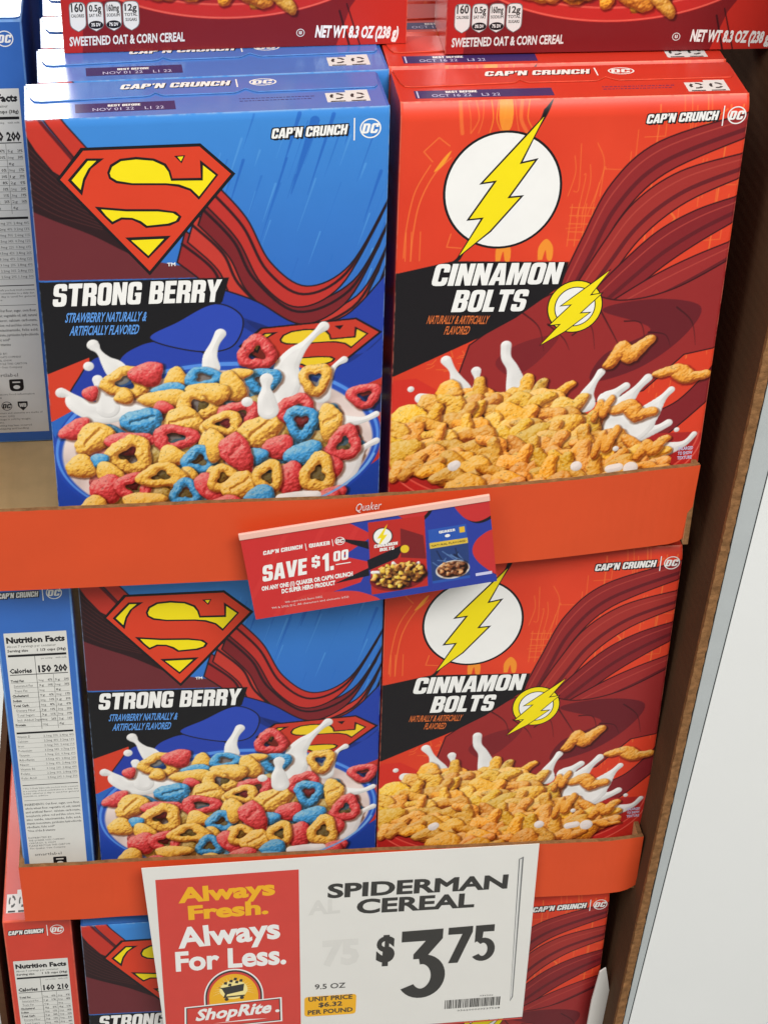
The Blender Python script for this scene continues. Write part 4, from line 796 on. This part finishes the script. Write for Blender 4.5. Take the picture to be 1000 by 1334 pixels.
# ------------------------------------------------------------------ savings coupon on the upper lip
def lay_coupon():
    c = Canvas(148, 66, 3.0); c.A[:] = np.array([200, 46, 46]) / 255.0
    for k in range(8): c.stroke([(k * 22 - 10, 0), (k * 22 + 30, 66)], 3, (212, 60, 56), .35)
    bl, bk = (44, 60, 152), (26, 22, 30)
    c.poly([(60, 66), (78, 50), (58, 38), (74, 30), (66, 16), (40, 10), (64, 8), (74, 0), (149, -1), (149, 67)], bl)
    c.poly([(56, 52), (74, 46), (74, 40), (64, 46)], bk); c.poly([(50, 18), (72, 26), (72, 20)], bk)
    def blob(p, col=(196, 48, 48)):
        q = spline(p, 8, True); c.poly([(x + 1.4, y - 1.6) for x, y in q], bk); c.poly(q, col)
    blob([(92, 67), (97, 58), (104, 55), (112, 62), (111, 69)]); blob([(128, 67), (131, 54), (140, 48), (151, 54), (151, 69)]); blob([(151, 38), (140, 36), (135, 26), (140, 14), (151, 6)]); blob([(28, 12), (50, 12), (66, 8), (74, -3), (20, -3)], (204, 56, 52))
    c.poly([(75.5, 60), (109, 58.5), (106, 5), (71.5, 5)], (186, 42, 36)); c.poly([(72, 32), (96, 40), (90, 30), (72, 24)], bk)
    c.poly([(94, 52), (107, 44), (107, 26), (92, 30)], (120, 30, 34)); c.ellipse(83, 48, 6, 6.6, bk); c.ellipse(83, 48, 5.4, 6, (236, 234, 228)); c.poly([(87, 57), (83.5, 49), (86, 49), (79, 40), (82, 47), (79.6, 47)], (236, 210, 30)); c.ellipse(95, 36, 2.6, 3, (226, 190, 40))
    r = random.Random(2)
    c.ellipse(89, 15, 17.5, 10, (128, 28, 30)); milk(c, [(74, 22, 1.2), (82, 19, 3)], 1); milk(c, [(102, 24, 1), (98, 18, 4)], 2); milk(c, [(87, 27, 1), (88, 20, 4)], 3)
    for i in range(150): a, b = r.uniform(0, 6.28), math.sqrt(r.random()); cereal(c, 89 + 15.5 * b * math.cos(a), 17 + 8.5 * b * math.sin(a), 1.9, 1.4, r.uniform(0, 180), 'b', (232, r.randint(160, 200), 70), i)
    c.poly([(110, 47.5), (133, 47.5), (132, 6), (109, 6)], (44, 84, 170)); c.poly([(110, 37.4), (133, 37), (133, 33), (110, 33)], (222, 186, 66)); c.poly([(109.8, 33), (133, 33), (132, 8), (109, 8)], (40, 62, 116))
    for i in range(14): c.stroke([(r.uniform(110, 132), r.uniform(10, 32)), (r.uniform(110, 132), r.uniform(14, 33))], .8, r.choice([(96, 128, 176), (22, 30, 60)]), .7)
    c.ellipse(122, 14.5, 10.4, 7, (214, 206, 196)); c.ellipse(122, 14.8, 9.4, 6, (120, 70, 50))
    for i in range(70): a, b = r.uniform(0, 6.28), math.sqrt(r.random()); cereal(c, 122 + 8.4 * b * math.cos(a), 15.4 + 5 * b * math.sin(a), 1.5, 1.2, r.uniform(0, 180), 'b', r.choice([(214, 150, 90), (150, 90, 56)]), 400 + i)
    c.poly([(128.6, 46), (131.8, 46), (131.8, 41.6), (128.6, 41.6)], (226, 180, 50))
    return c
cp = bpy.data.objects.new('savings_coupon', None); COL.objects.link(cp); cp.location = (.0897, -.0222, -.0290); cp.rotation_euler = (.02, -.138, .0)
tag(cp, 'red and blue printed coupon reading SAVE $1.00, tilted over the upper tray lip', 'coupon')
new_obj('card', lay_coupon().mesh('card', M_PRINT, bend=False), cp); new_obj('card_back', box_mesh('card_back', 0, .148, .0001, .0005, 0, .066, [M_CARD]), cp)
brandw = K['white']
d = Decal(); d.text("CAP'N CRUNCH", (11.6, 48.2), (35, 48.6), 3.0, brandw, 1, slant=.18); d.rect(37, 46.6, 37.4, 52, brandw, 1); d.text('QUAKER', (39, 48.4), (51.4, 48.2), 2.9, brandw, 1, slant=.1); d.rect(53, 46.8, 53.4, 52, brandw, 1); dc_logo(d, 57.6, 49.8, 3.0)
new_obj('coupon_brand_lettering', d.build('coupon_brand_lettering', FRONT), cp)
d = Decal(); d.text('SAVE', (8.3, 28.2), (35.0, 28.8), 12.2, brandw, 1, slant=.17); d.text('$', (38.6, 33.2), (43.6, 33.4), 7.6, brandw, 1, slant=.17); d.text('1.', (44.6, 28.6), (51.4, 29.0), 13.2, brandw, 1, slant=.17); d.text('00', (51.8, 35), (60.8, 35.2), 7.6, brandw, 1, slant=.17); d.rect(53, 32.2, 62, 32.9, brandw, 1)
new_obj('savings_lettering', d.build('savings_lettering', FRONT), cp)
d = Decal(); d.text("ON ANY ONE (1) QUAKER OR CAP'N CRUNCH", (6.8, 21.6), (62, 22.2), 3.0, brandw, 1, slant=.1, block=False, bold=.05)
new_obj('offer_lettering', d.build('offer_lettering', FRONT), cp)
d = Decal(); d.text('DC SUPER HERO PRODUCT', (18.3, 17.2), (50.8, 17.4), 3.0, brandw, 1, slant=.1, block=False, bold=.05)
new_obj('product_line_lettering', d.build('product_line_lettering', FRONT), cp)
d = Decal(); d.text('With coupon on back. Expires 10/8/22', (19.3, 9.2), (42, 9), 1.5, K['palegrey'], 1, block=False, res=1); d.text('TM & 2022 DC. All characters and elements (s22)', (10.6, 6.2), (57.6, 5.8), 1.5, K['palegrey'], 1, block=False, res=1)
new_obj('terms_lettering', d.build('terms_lettering', FRONT), cp)
d = Decal(); d.text('CINNAMON', (77, 40.4), (91, 40.2), 2.4, brandw, 1, slant=.15); d.text('BOLTS', (80, 37.2), (88.6, 37), 2.4, brandw, 1, slant=.15)
new_obj('small_title_lettering', d.build('small_title_lettering', FRONT), cp)
d = Decal(); d.text('QUAKER', (116.4, 43.6), (126, 43.6), 1.9, brandw, 1); d.ellipse(121.2, 41, 1.6, 1.2, brandw, 1, n=14); d.text('NATURAL FLAVORED', (111, 34.3), (132, 34.3), 1.5, K['black'], 1, block=False, res=1)
new_obj('small_box_lettering', d.build('small_box_lettering', FRONT), cp)
d = Decal(); d.rect(135.5, 6.6, 145.5, 8.8, K['lilac'], 1)
new_obj('fine_print_bar', d.build('fine_print_bar', FRONT), cp)
rail = box_mesh('holder_rail', -.0005, .1485, -.0010, .0008, .0622, .0668, [mat('clear_plastic_rail', (236, 186, 170), rough=.2, coat=.5, var=.03)], .0005); new_obj('holder_rail', rail, cp)

# ------------------------------------------------------------------ price sign on the middle lip
sg = bpy.data.objects.new('price_sign', None); COL.objects.link(sg); sg.location = (.0106, -.0064, -.2526); sg.rotation_euler = (.012, 0, 0)
tag(sg, 'white store price card with red panel and large black 3.75 price', 'price sign')
new_obj('card', slab('card', [(0, 0), (136, .2), (272.8, -1.1), (273.6, -100), (273.8, -185), (9.6, -187)], 0, .0006, [M_CARD], lambda x, y, z: (x, z, y)), sg)
SG = lambda a, b, o: (a, -o, b)
d = Decal(); d.poly([(8.8, -11.9), (106.4, -10.7), (108.3, -187), (10.2, -187)], M_SIGNRED, 0); d.rect(0.2, -187, 273.6, -185.6, M_SIGNRED, 0); new_obj('red_panel', d.build('red_panel', SG), sg)
def sign_text(name, items):
    for t, p0, p1, h, m, kw in items:
        d = Decal(); d.text(t, p0, p1, h, m, 2, block=kw.get('block', False), bold=kw.get('bold', .06), slant=kw.get('slant', 0), res=4)
        new_obj(name, d.build(name, SG), sg)
sign_text('slogan_lettering', [('Always', (23.6, -35.7), (90.2, -33.6), 13.6, K['gold'], dict(bold=.042)), ('Fresh.', (30, -53.3), (85.4, -52.4), 12.8, K['gold'], dict(bold=.042)),
          ('Always', (22.0, -82), (93.6, -78.3), 19.6, K['white'], dict(bold=.034)), ('For Less.', (19.4, -106), (97.6, -106), 19.0, K['white'], dict(bold=.034))])
# store logo: arched sun with cart over a name plate
d = Decal(); cx, cy = 59.7, -138.5
def arch(r, n=28): return [(cx + r * math.cos(math.pi * i / n), cy + r * 1.42 * math.sin(math.pi * i / n)) for i in range(n + 1)]
d.poly(arch(21.4) + [(cx - 21.4, cy - 8), (cx + 21.4, cy - 8)], K['white'], 1); d.poly(arch(20.4) + [(cx - 20.4, cy - 8), (cx + 20.4, cy - 8)], K['darkgrey'], 2); d.poly(arch(19.2) + [(cx - 19.2, cy - 8), (cx + 19.2, cy - 8)], M_SIGNRED, 3); d.poly(arch(17.6) + [(cx - 17.6, cy - 8), (cx + 17.6, cy - 8)], K['gold'], 4)
for i in range(19):
    a = math.pi * (i + .5) / 19; d.poly([(cx + 8 * math.cos(a - .04), cy + 6 + 8 * math.sin(a - .04)), (cx + 16.4 * math.cos(a), cy + 23 * math.sin(a)), (cx + 8 * math.cos(a + .04), cy + 6 + 8 * math.sin(a + .04))], mat('ink_cream', (246, 226, 150), rough=.45), 5)
d.ellipse(cx, cy + 8, 10, 10, mat('ink_cream', (246, 226, 150)), 5.5)
cart = [(48.7, -126.6), (51.6, -127.6), (67.4, -124.6), (66.6, -132.2), (55, -135), (54.2, -137.2), (67.6, -136.6), (67.6, -138.0), (52.2, -138.8), (53.4, -134.4), (51.4, -129)]
d.poly(cart, K['darkgrey'], 7)
for x, y in ((54.5, -140.4), (65.5, -139.6)): d.ellipse(x, y, 1.5, 1.7, K['darkgrey'], 7, n=16)
for x, y in ((54, -123), (58, -121), (62, -122.4), (57, -125), (61, -119), (65, -121)): d.poly([(x - 1.3, y - 1), (x + 1, y - 1.5), (x + 1.4, y + 1.3), (x - .6, y + 1.6)], K['darkgrey'], 7)
PL = [(25.3, -147), (93.0, -143.5), (93.4, -168), (24.6, -171)]
d.poly(offset_poly(PL, 1.2), K['white'], 7.5); d.poly(PL, K['darkgrey'], 8); d.poly(offset_poly(PL, -.8), M_SIGNRED, 9)
d.text('ShopRite', (31.3, -161.6), (86.0, -158.0), 11.6, K['white'], 10, block=False, bold=.035, slant=.3); d.poly([(44, -166), (70, -164), (84, -164.6), (70, -165.4)], K['white'], 10); d.ellipse(91, -157, 1.6, 1.6, K['white'], 10, n=16)
new_obj('store_logo', d.build('store_logo', SG), sg)
sign_text('product_lettering', [('SPIDERMAN', (126.4, -40.8), (253.0, -43.0), 13.0, K['darkgrey'], dict(bold=.036)), ('CEREAL', (147, -58.8), (230.4, -60.0), 13.4, K['darkgrey'], dict(bold=.036)), ('9.5 OZ', (118.2, -136.8), (140.4, -137), 5.3, K['darkgrey'], dict(bold=.01))])
# price digits
d = Decal(); kk = K['darkgrey']
def thick(pts, w):
    P = [np.array(p, float) for p in pts]; L, R_ = [], []
    for i, p in enumerate(P):
        t = P[min(i + 1, len(P) - 1)] - P[max(i - 1, 0)]; t /= np.hypot(*t); n = np.array([-t[1], t[0]]); L.append(tuple(p + n * w / 2)); R_.append(tuple(p - n * w / 2))
    return L + R_[::-1]
a3 = [(195.5 + 12.2 * math.cos(t), -130.8 + 18.6 * math.sin(t)) for t in np.linspace(1.75, -2.55, 26)]
d.poly([(180.0, -81.2), (209.6, -80.8), (209.6, -91.0), (197.4, -111.6), (189.0, -111.6), (189.0, -106.4), (197.4, -92.6), (180.0, -92.6)], kk, 2)
d.poly(thick(a3, 10.4), kk, 2.6)
d.poly([(213.4, -80.6), (231.0, -80.2), (231.0, -86.4), (221.6, -118.6), (214.6, -118.6), (223.6, -88.0), (213.4, -88.0)], kk, 2)
d.poly([(233.0, -80.2), (246.6, -80.0), (246.6, -87.2), (238.8, -87.2), (238.4, -93.4), (233.0, -98.4)], kk, 2)
a5 = [(239.2 + 6.2 * math.cos(t), -106.0 + 9.8 * math.sin(t)) for t in np.linspace(2.2, -2.5, 20)]; d.poly(thick(a5, 5.4), kk, 2.6)
d.text('$', (161.9, -110.6), (175.2, -110.8), 25, kk, 2, block=False, bold=.05, res=4)
new_obj('price_lettering', d.build('price_lettering', SG), sg)
d = Decal(); d.poly(rounded([(110.7, -144.6, 3), (148.6, -144.8, 3), (148.4, -167, 3), (110.8, -166.6, 3)]), K['gold'], 1)
for t, p0, p1 in (('UNIT PRICE', (113.6, -149.8), (145.8, -149.8)), ('$6.32', (121, -156.6), (138.4, -156.6)), ('PER POUND', (113.2, -164.4), (146.2, -164.2))): d.text(t, p0, p1, 4.6, kk, 2, block=False, bold=.03)
new_obj('unit_price_badge', d.build('unit_price_badge', SG), sg)
d = Decal(); r = random.Random(9); x = 214.4
while x < 255: w2 = r.choice([.35, .6, .9]); d.rect(x, -169.4, x + w2, -159.6, kk, 1); x += w2 + r.choice([.35, .5, .8])
d.text('036200000537568', (224, -173.2), (256, -173.2), 1.9, kk, 1, block=False, res=1); d.text('036200', (240, -158), (250, -158.2), 1.6, kk, 1, block=False, res=1)
new_obj('barcode', d.build('barcode', SG), sg)
d = Decal(); d.poly([(259.4, -14.6), (262.7, -12.4), (265.0, -161), (263.2, -166)], K['grey'], 1); d.poly([(260.2, -15), (261.6, -14.2), (264.2, -160), (263.3, -164)], K['palegrey'], 2); new_obj('fold_tab', d.build('fold_tab', SG), sg)
gh = mat('show_through', (217, 214, 208), rough=.45, coat=.15, wave=.06)
d = Decal(); d.text('75', (123.4, -110.8), (149.8, -110.8), 24, gh, 1, block=False, bold=.05); new_obj('show_through_lettering', d.build('show_through_lettering', SG), sg); d = Decal(); d.text('AL', (113.2, -57), (135.4, -56.8), 13.6, gh, 1, block=False, bold=.03); new_obj('show_through_lettering', d.build('show_through_lettering', SG), sg)
